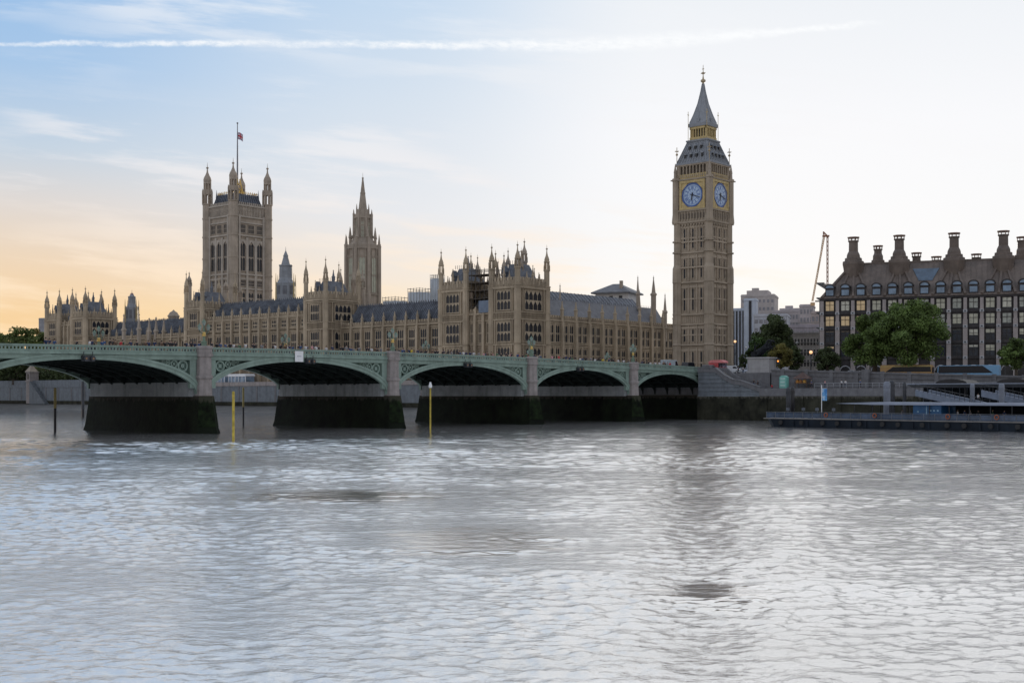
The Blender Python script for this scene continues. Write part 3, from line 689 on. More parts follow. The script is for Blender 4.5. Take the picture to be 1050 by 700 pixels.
# white scaffold shelters on the palace roofs
def shelter(px0, px1, py0, py1, D, lab, rz=PHI):
    X0, _ = at(px0, D); X1, _ = at(px1, D); z0, z1 = zat(py1, D), zat(py0, D); W = (X1 - X0) * 1.0
    r = thing('scaffold_shelter', lab, 'scaffold shelter', ((X0 + X1) / 2, D, z0 - 3), rz, 'sheeted scaffolds on the roofs'); a = W / 2 / .95
    mb = MB(); mb.box(-a * .66, a * .66, -a * .62, a * .62, 3.2, z1 - z0 + 2.7); mb.build('sheeting', mat('pale_sheeting', (.52, .57, .62), .6, .12, .3), r)
    mb = MB(); k = -a * .68
    while k <= a * .69:
        for e in (-1, 1): mb.tube((k, e * a * .65, 0), (k, e * a * .65, z1 - z0 + 4.2), .07, 5)
        for e in (-1, 1): mb.tube((e * a * .69, k * .94, 0), (e * a * .69, k * .94, z1 - z0 + 4.2), .07, 5)
        k += a * .34
    for zz in (3.4, z1 - z0 + 3.0, z1 - z0 + 3.9):
        for e in (-1, 1): mb.tube((-a * .7, e * a * .65, zz), (a * .7, e * a * .65, zz), .06, 5); mb.tube((e * a * .69, -a * .64, zz), (e * a * .69, a * .64, zz), .06, 5)
    mb.build('poles', mat('scaffold_pole', (.22, .21, .19), .5, .2, 1), r)
shelter(418, 442, 299, 314, 446, 'low white sheeted scaffold on the roof just left of the north pavilion')
shelter(441, 456, 285, 314, 452, 'tall white sheeted scaffold touching the left side of the north pavilion')
shelter(563, 580, 303, 318, 440, 'small white sheeted scaffold behind the right side of the north pavilion')
shelter(392, 418, 308, 318, 440, 'flat white sheeted scaffold on the curtain roof right of the spired tower')
r = thing('scaffold', 'open dark pole scaffold between the two towers of the north pavilion', 'scaffold', (*site(PX0 - 15.5, PY0 + 1), 30.5), PHI)
mb = MB()
for i in range(7):
    for j in range(4): mb.tube((-5.5 + i * 1.75, j * 2 - 1, 0), (-5.5 + i * 1.75, j * 2 - 1, 13.5 + (i * 7 + j * 3) % 4 * .5), .075, 5)
for z in (2, 4.4, 6.8, 9.2, 11.6, 13):
    for j in range(4): mb.tube((-5.7, j * 2 - 1, z), (5.3, j * 2 - 1, z), .07, 5)
for i in range(6): mb.tube((-5.5 + i * 1.75, -1.05, 2 + 2.4 * (i % 3)), (-3.75 + i * 1.75, -1.05, 4.4 + 2.4 * (i % 3)), .05, 4)
mb.build('poles', mat('scaffold_pole_dark', (.10, .085, .07), .6, .2, 1), r)
mb = MB()
for z in (4.3, 6.7, 9.1, 11.5): mb.box(-5.6, 5.2 - (z > 9) * 3, -1, 4.8, z, z + .12)
mb.box(-5.6, -3, -1.3, -1.2, 4.5, 6.3); mb.build('boards', mat('scaffold_board', (.16, .12, .085), .8, .2, 1), r)
mb = MB(); mb.box(0, 5.2, -1.9, -1.75, 0, 3.6); mb.build('blue_sheet', mat('blue_sheeting', (.14, .18, .24), .6, .15, .7), r)

# ------------------------------------------------------------------ clock tower
X, D = at(721, 389); ct_s = to_site(X, D)
CT = thing('clock_tower', 'tall stone clock tower with blue dials, gilded belfry and pointed iron spire', 'clock tower', (X, D, 9.5), PHI)
B = -9.5
def faces():
    for k in range(4):
        a = k * pi / 2; N = (round(cos(a)), round(sin(a))); T = (-N[1], N[0]); yield k, T, N
def fr(mb, h, T, N): mb.frame((N[0] * h, N[1] * h), T, N)
h = 5.6; H = 5.95
mb = MB(); mb.box(-h, h, -h, h, 0, 71 + B)
for k, T, N in faces():
    fr(mb, h, T, N)
    for zz, pr in ((21, .55), (27.2, .5), (30.2, .5), (40, .55), (44.5, .5), (49, .4), (52.3, .4), (58.0, .5)):
        mb.box(-h + .4, h - .4, 0, pr, zz + B - .2, zz + B + .25, 1)
    tiers = [(12, 19.8), (21.8, 26.5), (31.2, 39), (41, 48.2), (50.0, 57.0)] if 0 else [(11.5, 19.8), (21.7, 26.6), (31.2, 39.0), (41.0, 48.0), (50.0, 57.2)]
    for (a, b_) in tiers:
        for c in (-3.0, 0, 3.0):
            for e in (-1.38, -.46, .46, 1.38): mb.box(c + e - .10, c + e + .10, 0, .26, a + B, b_ + B, 1)
            mb.box(c - 1.38, c + 1.38, 0, .18, (a + b_) / 2 + B - .35, (a + b_) / 2 + B + .1, 1); mb.box(c - 1.4, c + 1.4, 0, .22, b_ + B - .7, b_ + B, 1)
        for c in (-1.5, 1.5): mb.box(c - .14, c + .14, 0, .42, a + B - .5, b_ + B + .3, 1)
    for zz in (27.6, 45, 53):
        for q in range(12): mb.box(-4.2 + q * .75, -4.05 + q * .75, 0, .22, zz + B, zz + 2.2 + B, 1)
    mb.box(-4.4, 4.4, 0, .3, 58.4 + B, 59.0 + B, 1)
mb.build('shaft', [STONE_C, mat('clock_tower_limestone_light', (.42, .345, .26), .9, .12, .3, streak=.3)], CT)
for k, T, N in faces():
    for (a, b_) in [(11.5, 19.8), (21.7, 26.6), (31.2, 39.0), (41.0, 48.0), (50.0, 57.2)]:
        for c in (-3.0, 0, 3.0):
            if k in (1, 2): continue
            mb = MB(); fr(mb, h, T, N); mb.box(c - .34, c + .34, .0, .05, a + .4 + B, b_ - 1.0 + B); mb.build('slit_window', DARKGLASS, CT)
    # corner buttress between this face and the next
    cx, cy = (N[0] + T[0]) * (h - .05), (N[1] + T[1]) * (h - .05)
    mb = MB(); mb.frame((0, 0))
    mb.lathe(cx, cy, [(0, 1.5), (20.8 + B, 1.5), (21.0 + B, 1.75), (21.5 + B, 1.5), (39.8 + B, 1.5), (40 + B, 1.7), (44.4 + B, 1.62), (45.4 + B, 1.25), (58 + B, 1.22), (58.1 + B, 1.5), (58.7 + B, 1.5)], 8)
    for zz in (15, 27.2, 30.2, 49, 52.3): mb.lathe(cx, cy, [(zz + B, 1.68), (zz + .4 + B, 1.68)], 8)
    for k2 in range(8):
        t_ = pi / 8 + k2 * pi / 4; mb.lathe(cx + 1.42 * cos(t_), cy + 1.42 * sin(t_), [(0, .16), (44 + B, .16)], 4)
    mb.build('corner_buttress', STONE_C, CT)
# clock stage
mb = MB(); mb.box(-H, H, -H, H, 58.5 + B, 71 + B, 0)
for k, T, N in faces():
    fr(mb, H, T, N)
    mb.box(-H - .35, H + .35, -.3, .45, 58.0 + B, 58.6 + B, 0); mb.box(-H - .2, H + .2, -.3, .35, 61.6 + B, 62.1 + B, 0); mb.box(-H - .35, H + .35, -.3, .5, 71 + B, 71.5 + B, 0)
    for q in range(10): mb.box(-4.6 + q * 1.02 - .14, -4.6 + q * 1.02 + .14, 0, .3, 58.7 + B, 61.4 + B, 0)
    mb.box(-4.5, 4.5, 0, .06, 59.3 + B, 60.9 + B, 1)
    for q in range(9): mb.prism([(-4.0 + q, 57.9 + B), (-3.5 + q, 56.9 + B), (-3.0 + q, 57.9 + B)], -.6, .2)
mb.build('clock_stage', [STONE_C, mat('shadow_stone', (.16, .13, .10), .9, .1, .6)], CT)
for k, T, N in faces():
    cx, cy = (N[0] + T[0]) * H, (N[1] + T[1]) * H
    mb = MB(); mb.frame((0, 0)); mb.lathe(cx, cy, [(57.9 + B, 1.15), (58.6 + B, 1.3), (61 + B, 1.08), (71 + B, 1.08), (71.2 + B, 1.3), (71.9 + B, 1.2)], 8); mb.build('corner_turret', STONE_C, CT)
    mb = MB(); mb.frame((0, 0)); mb.lathe(cx * 1.03, cy * 1.03, [(71.7 + B, .5), (73.6 + B, .4), (73.7 + B, .5), (76.6 + B, .04)], 6)
    mb.tube((cx, cy, 71.2 + B), (cx * 1.2, cy * 1.2, 71.3 + B), .22, 5); mb.build('corner_pinnacle', STONE_V, CT)
    mb = MB(); mb.frame((0, 0)); q5 = .97; mb.tube((cx * q5, cy * q5, 71.9 + B), (cx * q5, cy * q5, 81.5 + B), .11, 5); mb.ball((cx * q5, cy * q5, 79.3 + B), .38, 6); mb.box(cx * q5 - .7, cx * q5 + .7, cy * q5 - .06, cy * q5 + .06, 80.2 + B, 80.4 + B); mb.box(cx * q5 - .06, cx * q5 + .06, cy * q5 - .7, cy * q5 + .7, 80.2 + B, 80.4 + B)
    mb.build('gilt_cross', mat('dull_gilt', (.42, .33, .2), .5, .1, 1), CT)
DIALW = mat('dial_opal_glass', (.40, .52, .68), .35, .04, 1); DIALB = mat('dial_blue_paint', (.03, .10, .34), .4, .1, 1)
zd = 66.4 + B; R = 3.35
for k, T, N in faces():
    fs = put(None, 'clock_face', CT)
    mb = MB(); fr(mb, H, T, N)
    for (a, b_, c, d) in ((-4.5, 4.5, 62.1, 62.75), (-4.5, 4.5, 70.15, 70.9), (-4.5, -3.8, 62.75, 70.15), (3.8, 4.5, 62.75, 70.15)): mb.box(a, b_, 0, .4, c + B, d + B)
    for e in (-1, 1):
        for f in (-1, 1): mb.add([(e * 3.8, .2, zd + f * 3.75), (e * 1.5, .2, zd + f * 3.75), (e * 2.55, .2, zd + f * 2.6), (e * 3.8, .2, zd + f * 1.5)], [(0, 1, 2, 3) if e * f > 0 else (3, 2, 1, 0)])
    mb.build('gilt_surround', GOLDSTONE, fs)
    def ringF(mb, r0, r1, d, n=48, m=0):
        vs = []
        for q in range(n):
            a = 2 * pi * q / n; vs += [(r0 * sin(a), d, zd + r0 * cos(a)), (r1 * sin(a), d, zd + r1 * cos(a))]
        mb.add(vs, [(q * 2, q * 2 + 1, ((q + 1) % n) * 2 + 1, ((q + 1) % n) * 2) for q in range(n)], m)
    mb = MB(); fr(mb, H, T, N); ringF(mb, .01, R, .16); mb.build('dial', DIALW, fs)
    mb = MB(); fr(mb, H, T, N); ringF(mb, R, R + .28, .30)
    ringF(mb, R * .80, R * .815, .17); ringF(mb, R * .955, R * .99, .17); ringF(mb, R * .50, R * .54, .17); ringF(mb, .15, .42, .17)
    def bar(x0, z0, x1, z1, wd):       # stroke on the dial in dial coordinates
        dx, dz = x1 - x0, z1 - z0; l = math.hypot(dx, dz); ux, uz = -dz / l * wd / 2, dx / l * wd / 2
        mb.add([(x0 + ux, .18, zd + z0 + uz), (x1 + ux, .18, zd + z1 + uz), (x1 - ux, .18, zd + z1 - uz), (x0 - ux, .18, zd + z0 - uz)], [(0, 1, 2, 3)])
    for q in range(60):
        a = 2 * pi * q / 60; bar(R * .82 * sin(a), R * .82 * cos(a), R * .95 * sin(a), R * .95 * cos(a), .07)
    for q in range(12):
        a = 2 * pi * q / 12; bar(.42 * sin(a), .42 * cos(a), R * .5 * sin(a), R * .5 * cos(a), .06)
    for hnum, s_ in enumerate(['XII', 'I', 'II', 'III', 'IV', 'V', 'VI', 'VII', 'VIII', 'IX', 'X', 'XI']):
        a = 2 * pi * hnum / 12; wds = {'I': .22, 'V': .42, 'X': .44}; tot = sum(wds[c] for c in s_); x = -tot / 2
        sc = min(1, 1.15 / tot)
        def P(u, v): r_ = R * .56 + v * R * .23; u *= sc; return (r_ * sin(a) + u * cos(a), r_ * cos(a) - u * sin(a))
        for c in s_:
            wq = wds[c]; xm = x + wq / 2
            if c == 'I': st = [((xm, 0), (xm, 1))]
            elif c == 'V': st = [((xm - .14, 1), (xm, 0)), ((xm + .14, 1), (xm, 0))]
            else: st = [((xm - .15, 1), (xm + .15, 0)), ((xm + .15, 1), (xm - .15, 0))]
            for (p, q) in st: bar(*P(*p), *P(*q), .13 * sc)
            x += wq
    mb.build('numerals', DIALB, fs)
    mb = MB(); fr(mb, H, T, N)
    for ang, ln, wd in ((2 * pi * (6.3 / 12), 1.75, .34), (2 * pi * (18 / 60), 3.05, .2)):
        ax, az_ = sin(ang), cos(ang); px, pz = az_, -ax
        pts = [(-.7 * ax + px * wd / 2, -.7 * az_ + pz * wd / 2), (ln * .8 * ax + px * wd / 2, ln * .8 * az_ + pz * wd / 2), (ln * ax, ln * az_), (ln * .8 * ax - px * wd / 2, ln * .8 * az_ - pz * wd / 2), (-.7 * ax - px * wd / 2, -.7 * az_ - pz * wd / 2)]
        mb.prism([(x, zd + z) for x, z in pts], .26, .34)
    mb.build('hands', BLACK, fs)
# belfry arcade
mb = MB(); mb.box(-5.0, 5.0, -5.0, 5.0, 71 + B, 76.0 + B, 1)
for k, T, N in faces():
    fr(mb, 5.72, T, N)
    for q in range(9): mb.box(-4.7 + q * 1.175 - .16, -4.7 + q * 1.175 + .16, -.5, .05, 72.9 + B, 75.6 + B, 0)
    mb.box(-5.9, -4.7, -.9, .0, 71.4 + B, 75.9 + B, 0); mb.box(4.7, 5.9, -.9, 0, 71.4 + B, 75.9 + B, 0); mb.box(-5.9, 5.9, -.6, .1, 71.5 + B, 72.9 + B, 2)
    mb.box(-6.0, 6.0, -.9, .25, 75.5 + B, 76.1 + B, 0)
    for q in range(16): mb.box(-5.6 + q * .74, -5.3 + q * .74, .1, .25, 71.9 + B, 72.7 + B, 0)
    for q in range(8):
        c = -4.1 + q * 1.175; mb.prism([(c - .45, 75.6 + B), (c - .45, 75.0 + B), (c, 75.6 + B)], -.4, 0); mb.prism([(c + .45, 75.6 + B), (c, 75.6 + B), (c + .45, 75.0 + B)], -.4, 0)
mb.build('belfry', [STONE_C, mat('shadow_stone', (0, 0, 0)), GOLDSTONE], CT)
mb = MB(); r2 = sqrt(2)
mb.lathe(0, 0, [(75.9 + B, 6.05 * r2), (76.4 + B, 6.05 * r2), (76.6 + B, 5.65 * r2), (79.5 + B, 4.65 * r2), (82.9 + B, 3.5 * r2), (83.2 + B, 3.8 * r2), (83.6 + B, 3.8 * r2)], 4)
for k, T, N in faces():
    mb.frame((0, 0), T, N)
    for q in range(13):
        u = -1 + q / 6; mb.tube((u * 5.8, 5.85, 76.7 + B), (u * 3.5, 3.55, 82.9 + B), .09, 4)
    mb.tube((5.8, 5.8, 76.5 + B), (3.5, 3.5, 83 + B), .16, 5)
mb.build('lower_roof', LEAD, CT)
for k, T, N in faces():
    if k in (1, 2): continue
    for row, (zz, hh, n) in enumerate(((78.0, 5.28, 4), (80.6, 4.35, 3))):
        for q in range(n):
            c = (q - (n - 1) / 2) * 2.0; mb = MB(); fr(mb, hh, T, N); mb.box(c - .32, c + .32, -.8, .28, zz + B, zz + .9 + B, 0); mb.prism([(c - .45, zz + .9 + B), (c + .45, zz + .9 + B), (c, zz + 1.6 + B)], -1, .36, 1); mb.build('dormer', [BLACK, LEAD], CT)
mb = MB(); mb.box(-1.9, 1.9, -1.9, 1.9, 83.5 + B, 87.7 + B, 1)
for k, T, N in faces():
    fr(mb, 2.85, T, N)
    for q in range(7): mb.box(-2.7 + q * .9 - .15, -2.7 + q * .9 + .15, -.4, .02, 83.6 + B, 87.5 + B, 0)
    mb.box(-3.0, 3.0, -.5, .12, 83.5 + B, 84.5 + B, 0); mb.box(-3.0, 3.0, -.5, .15, 87.0 + B, 87.9 + B, 0)
    mb.tube((3.35, .4, 83.6 + B), (3.35, .4, 92.5 + B), .08, 5); mb.box(3.0, 3.7, .35, .45, 91.4 + B, 91.6 + B, 0)
mb.build('lantern_stage', [GOLDSTONE, BLACK], CT)
mb = MB(); mb.lathe(0, 0, [(87.7 + B, 3.25 * r2), (88.7 + B, 3.3 * r2), (88.9 + B, 3.0 * r2), (91.5 + B, 2.15 * r2), (95 + B, 1.2 * r2), (98.5 + B, .58 * r2), (101.2 + B, .22 * r2)], 4)
for k, T, N in faces():
    mb.frame((0, 0), T, N)
    for (z0, r0, z1, r1) in ((89, 3.0, 91.5, 2.15), (91.5, 2.15, 95, 1.2), (95, 1.2, 98.5, .58), (98.5, .58, 101.2, .22)):
        mb.tube((r0, r0, z0 + B), (r1, r1, z1 + B), .12, 5); mb.tube((0, r0, z0 + B), (0, r1, z1 + B), .07, 4)
    mb.box(-.5, .5, 2.0, 3.1, 89 + B, 90.2 + B)
mb.build('spire', LEAD, CT)
mb = MB(); mb.lathe(0, 0, [(100.9 + B, .25), (101.5 + B, .32), (101.8 + B, .75), (102.3 + B, .8), (102.6 + B, .3), (103.6 + B, .14), (106.9 + B, .07)], 8); mb.ball((0, 0, 104.4 + B), .4, 8); mb.box(-.8, .8, -.06, .06, 104.3 + B, 104.55 + B); mb.box(-.06, .06, -.8, .8, 104.3 + B, 104.55 + B); mb.box(-.35, .35, -.05, .05, 105.6 + B, 105.8 + B)
mb.build('finial', mat('dull_gilt', (0, 0, 0)), CT)

# ------------------------------------------------------------------ flag tower (south-west of the palace)
X, D = at(243.5, 575)
VT = thing('flag_tower', 'huge square stone tower with four ogee capped corner turrets and a tall flagpole', 'tower', (X, D, 9), PHI)
B = -9; h = 9.7
mb = MB(); mb.box(-h, h, -h, h, 0, 88.3 + B)
for k, T, N in faces():
    fr(mb, h, T, N)
    for zz, pr in ((85.2, .7), (82.6, .5), (76.8, .7), (74.6, .5), (59.5, .7), (57.5, .5), (53.2, .5), (45, .6), (90.2, .6)): mb.box(-h + 1, h - 1, 0, pr, zz + B - .3, zz + B + .35, 1)
    for c in (-2.35, 2.35): mb.box(c - .6, c + .6, 0, .6, 45 + B, 76 + B, 1); 
    for e in (-1, 1): mb.box(e * 6.7 - .5, e * 6.7 + .5, 0, .8, 30 + B, 86 + B, 1)
    for q in range(17): mb.box(-7 + q * .875 - .13, -7 + q * .875 + .13, 0, .32, 85.5 + B, 90 + B, 1)
    for q in range(13): mb.box(-6.6 + q * 1.1, -6.1 + q * 1.1, -.4, .2, 90.5 + B, 91.7 + B, 1)
    mb.box(-h + 1, h - 1, -.5, .1, 88 + B, 90.6 + B, 0)
    for c in (-4.7, 0, 4.7): mb.prism([(c - 1.9, 74.3 + B), (c - 1.9, 72 + B), (c, 74.3 + B)], 0, .5, 1); mb.prism([(c + 1.9, 74.3 + B), (c, 74.3 + B), (c + 1.9, 72 + B)], 0, .5, 1)
mb.build('shaft', [STONE_V, mat('grey_limestone_light', (.42, .37, .31), .9, .12, .3, streak=.3)], VT)
for k, T, N in faces():
    if k in (1, 2): continue
    F3 = ((N[0] * h, N[1] * h), T, N)
    for c in (-4.7, 0, 4.7):
        window(VT, F3, c, 61.2 + B, 3.0, 12.4, 2, stone=STONE_V)
        window(VT, F3, c, 46.6 + B, 3.0, 5.0, 2, stone=STONE_V)
        window(VT, F3, c, 78.0 + B, 3.4, 3.6, 5, stone=STONE_V, arch=False); window(VT, F3, c, 54.4 + B, 3.4, 2.4, 5, stone=STONE_V, arch=False)
for k, T, N in faces():
    cx, cy = (N[0] + T[0]) * (h - .2), (N[1] + T[1]) * (h - .2); R_ = 2.15
    mb = MB(); mb.lathe(cx, cy, [(0, R_), (91.5 + B, R_), (91.6 + B, R_ * 1.12), (92 + B, R_ * 1.12), (92.1 + B, R_ * .2)], 8)
    for zz in (85.2, 76.8, 67, 59.5, 53.2, 45): mb.lathe(cx, cy, [(zz + B - .3, R_ * 1.1), (zz + B + .4, R_ * 1.1)], 8)
    for (z0, z1, rr, pn) in ((92, 97.2, .92, 1), (98.2, 102.0, .66, 0)):
        for q in range(8):
            t_ = pi / 8 + q * pi / 4; x, y = cx + R_ * rr * cos(t_), cy + R_ * rr * sin(t_); mb.lathe(x, y, [(z0 + B, .34), (z1 + B, .34)], 4)
            if pn: mb.lathe(x * 1 + .2 * cos(t_), y + .2 * sin(t_), [(z0 + B, .28), (z1 + .3 + B, .28), (z1 + 1.7 + B, .04)], 4)
    mb.lathe(cx, cy, [(96.2 + B, R_ * 1.0), (98.3 + B, R_ * 1.05), (98.35 + B, R_ * .75), (98.6 + B, R_ * .3)], 8)
    zt = 109 if k != 2 else 107
    mb.lathe(cx, cy, [(101.0 + B, R_ * .68), (101.1 + B, R_ * .84), (101.7 + B, R_ * .80), (102.9 + B, R_ * .86), (104.0 + B, R_ * .72), (105.1 + B, R_ * .44), (106.4 + B, R_ * .2), (108.0 + B, R_ * .1), (108.1 + B, R_ * .26), (108.7 + B, R_ * .26), (108.8 + B, .14), (110.8 + B, .05)], 8)
    mb.build('corner_turret', STONE_V, VT)
mb = MB(); mb.hip(-h + 1.2, h - 1.2, -h + 1.2, h - 1.2, 88.3 + B, 95.8 + B, 2.2, 2.2)
for k, T, N in faces():
    mb.frame((0, 0), T, N)
    for q in range(12): mb.tube((-8 + q * 1.45, 8.6, 88.5 + B), (-6.0 + q * 1.1, 6.45, 96.0 + B), .2, 4)
    mb.lathe(6.6, 6.6, [(93 + B, .4), (95 + B, .35), (98.5 + B, .04)], 5)
mb.build('iron_roof', mat('dark_blue_iron', (.12, .135, .165), .5, .3, .6), VT)
mb = MB()
for k, T, N in faces():
    mb.frame((0, 0), T, N)
    for q in range(11): mb.box(-6 + q * 1.2 - .12, -6 + q * 1.2 + .12, 6.1, 6.3, 95.7 + B, 97.2 + B)
    mb.box(-6.6, 6.6, 6.1, 6.26, 96.4 + B, 96.6 + B)
    mb.tube((2.2, 2.2, 93.6 + B), (.7, .7, 103.5 + B), .3, 5); mb.tube((2.2, 2.2, 97 + B), (-1.6, 1.6, 100 + B), .16, 4)
mb.frame((0, 0)); mb.lathe(0, 0, [(97 + B, 1.9), (97.4 + B, 1.9)], 8); mb.lathe(0, 0, [(101 + B, 1.2), (101.4 + B, 1.2)], 8)
mb.build('gilt_cresting', GOLD, VT)
mb = MB(); mb.lathe(0, 0, [(93.6 + B, .5), (112 + B, .36), (128.5 + B, .18), (128.6 + B, .4), (129.2 + B, .4), (129.3 + B, .02)], 8); mb.build('flagpole', mat('pole_grey', (.17, .18, .21), .5, .1, 1), VT)
fl = thing('flag', 'small red white and blue flag flying at the top of the tall flagpole', 'flag', (X, D, 121.6), radians(12))
mb = MB(); K = 24; Wf, Hf = 2.2, 3.2; J = 16
def fcol(u, v):
    du, dv = abs(u - .5), abs(v - .5)
    if du < .07 or dv < .10: return 0
    if du < .13 or dv < .17: return 1
    if abs((u - .5) - (v - .5)) < .05 or abs((u - .5) + (v - .5)) < .05: return 0
    if abs((u - .5) - (v - .5)) < .13 or abs((u - .5) + (v - .5)) < .13: return 1
    return 2
for i in range(K):
    for j in range(J):
        u0, u1, v0, v1 = i / K, (i + 1) / K, j / J, (j + 1) / J
        f = lambda u, v, o: (.2 + u * Wf, .35 * u * sin(u * 9 + v) + o, v * Hf - u * u * 1.0)
        mb.add([f(u0, v0, 0), f(u1, v0, 0), f(u1, v1, 0), f(u0, v1, 0), f(u0, v0, .04), f(u1, v0, .04), f(u1, v1, .04), f(u0, v1, .04)], [(0, 1, 2, 3), (7, 6, 5, 4)], fcol((u0 + u1) / 2, (v0 + v1) / 2))
mb.build('cloth', [mat('flag_red', (.45, .04, .06), .8, .05, 1), WHITE, mat('flag_blue', (.03, .05, .25), .8, .05, 1)], fl)
mb = MB(); mb.tube((.12, 0, -.4), (.12, 0, 4.6), .05, 5); mb.build('halyard', WHITE, fl)

# ------------------------------------------------------------------ spired octagonal tower
X, D = at(372, 490)
ST = thing('spired_tower', 'octagonal stone tower with tall lancet windows and a slender spire, left of centre', 'tower', (X, D, 9.5), PHI)
B = -9.5
def octo_stage(name, r0, z0, z1, lan, dep, wide, mt=STONE_V, dark=DARKGLASS):
    mb = MB(); mb.lathe(0, 0, [(z0 + B, r0), (z1 + B, r0 * .985)], 8); mb.lathe(0, 0, [(z1 + B - 4, r0 * 1.0), (z1 + B - 3.4, r0 * 1.04), (z1 + B - 3.2, r0 * .99)], 8)
    for k in range(8):
        t = k * pi / 4; tt = t + pi / 8; x, y = (r0 + .25) * cos(tt), (r0 + .25) * sin(tt)
        mb.lathe(x, y, [(z0 + B, .75 * dep), (z1 + B, .62 * dep), (z1 + 1 + B, .7 * dep), (z1 + 1.2 + B, .45 * dep), (z1 + 4.6 * dep + B, .05)], 6)
        N = (cos(t), sin(t)); T = (-N[1], N[0]); ap = r0 * cos(pi / 8); mb.frame((N[0] * ap, N[1] * ap), T, N)
        hw_ = r0 * sin(pi / 8)
        mb.box(-hw_ + .2, hw_ - .2, 0, .4, z1 + B - .7, z1 + B - .2); mb.box(-hw_ + .2, hw_ - .2, -.5, .15, z1 + B - .2, z1 + B + .9); mb.box(-hw_ + .2, hw_ - .2, 0, .3, lan[0] + B - .9, lan[0] + B - .4)
        for c in (-1, 1): mb.box(c * wide / 2 - .14 + c * .1, c * wide / 2 + .14 + c * .1, 0, .35, lan[0] + B - .4, z1 + B - .7)
        mb.frame((0, 0))
    part = mb.build(name, mt, ST)
    for k in range(8):
        t = k * pi / 4; N = (cos(t), sin(t)); T = (-N[1], N[0]); ap = r0 * cos(pi / 8)
        window(part, ((N[0] * ap, N[1] * ap), T, N), 0, lan[0] + B, wide, lan[1] - lan[0], 2, glass=dark, stone=mt)
    return part
octo_stage('lantern_base', 6.6, 14, 62.5, (45, 58.5), 1.1, 2.4, dark=mat('lit_through_glass', (.42, .43, .33), .3, .15, 1))
mb = MB(); mb.lathe(0, 0, [(62.4 + B, 6.6), (66.5 + B, 3.6)], 8)
for k in range(8):
    t = pi / 8 + k * pi / 4; mb.lathe(5.2 * cos(t), 5.2 * sin(t), [(62 + B, .5), (66 + B, .45), (66.2 + B, .7), (66.6 + B, .6), (70.5 + B, .05)], 6); mb.tube((5.2 * cos(t), 5.2 * sin(t), 65.5 + B), (3.2 * cos(t), 3.2 * sin(t), 68.5 + B), .2, 4)
mb.build('lower_slope', STONE_V, ST)
octo_stage('upper_lantern', 3.5, 63.5, 74.5, (65.5, 72.5), .62, 1.2, dark=mat('lit_through_glass', (0, 0, 0)))
mb = MB(); mb.lathe(0, 0, [(74.4 + B, 2.9), (77.3 + B, 2.3), (77.4 + B, 1.7), (79 + B, 1.45), (83.4 + B, .95), (83.5 + B, 1.1), (83.8 + B, 1.1), (83.9 + B, .85), (89.2 + B, .15), (89.3 + B, .4), (89.7 + B, .4), (89.8 + B, .1), (91.6 + B, .03)], 8)
for k in range(8): t = pi / 8 + k * pi / 4; mb.tube((1.6 * cos(t), 1.6 * sin(t), 77.4 + B), (.15 * cos(t), .15 * sin(t), 89.2 + B), .13, 4); mb.lathe(2.5 * cos(t), 2.5 * sin(t), [(74 + B, .3), (77.5 + B, .25), (79.5 + B, .03)], 4)
mb.build('spire', STONE_V, ST)

# lead ventilation turret
def vent_turret(px, D, tip, body0, body1, low0, low1, w0, w1, label, red=False):
    X, Dp = at(px, D); z = lambda y: zat(y, D); s_ = D / F
    r = thing('lead_turret', label, 'turret', (X, Dp, 28), PHI, 'lead turrets on the palace roofs')
    a, b_ = w0 * s_ / 2 * 1.02, w1 * s_ / 2 * 1.02; Z = lambda y: z(y) - 28
    mb = MB(); mb.lathe(0, 0, [(0, b_ * 1.05), (Z(low1), b_ * 1.05), (Z(low0) - .5, b_ * .95), (Z(low0), b_ * .8), (Z(body1), a * 1.05), (Z(body0), a), (Z(body0) + .05, a * 1.15), (Z(body0) + .5, a * 1.1), (Z(body0) + .55, a * .75), (Z((body0 + tip) / 2), a * .38), (Z((body0 + tip) / 2) + .1, a * .45), (Z(tip + 4), .12), (Z(tip), .04)], 8)
    for k in range(8):
        t = pi / 8 + k * pi / 4
        mb.tube((b_ * 1.06 * cos(t), b_ * 1.06 * sin(t), 0), (b_ * .97 * cos(t), b_ * .97 * sin(t), Z(low0)), .12, 4); mb.tube((a * 1.05 * cos(t), a * 1.05 * sin(t), Z(body1)), (a * cos(t), a * sin(t), Z(body0)), .1, 4)
    mb.build('body', LEAD, r)
    mb = MB()
    for k in range(4):
        t = k * pi / 2; x, y = b_ * 1.25 * cos(t), b_ * 1.25 * sin(t); mb.lathe(x, y, [(Z(low1) - 3, .35), (Z(low0) - .5, .22), (Z(low0) + 3, .05)], 5)
        for zz in (Z(low1) + 1, Z(low0) - 1): mb.tube((x, y, zz), (b_ * .9 * cos(t), b_ * .9 * sin(t), zz), .1, 4)
    mb.build('gilt_pinnacles', GOLDSTONE, r)
    for k in range(8):
        t = k * pi / 4; mb = MB(); N = (cos(t), sin(t)); ap = b_ * .97 * cos(pi / 8); mb.frame((N[0] * ap, N[1] * ap), (-N[1], N[0]), N); mb.box(-b_ * .22, b_ * .22, -.3, .12, Z(low1) + 1, Z(low0) - 1.6); mb.build('louvre', SLATE_D, r)
    if red: mb = MB(); mb.lathe(0, 0, [(Z(body0) + .5, a * .62), (Z(body0) + 1.4, a * .5), (Z(body0) + 2, a * .2)], 8); mb.build('red_cap', mat('red_copper', (.35, .09, .07), .6, .1, 1), r)
vent_turret(293, 478, 253, 273, 285, 289, 312, 12.5, 20, 'blue grey lead turret with gilt pinnacles between the flag tower and the centre tower')
vent_turret(135.3, 560, 297, 305, 311, 314, 332, 7, 12.5, 'small blue grey lead turret with red cap right of the south pavilion', True)
X, D = at(178, 545)
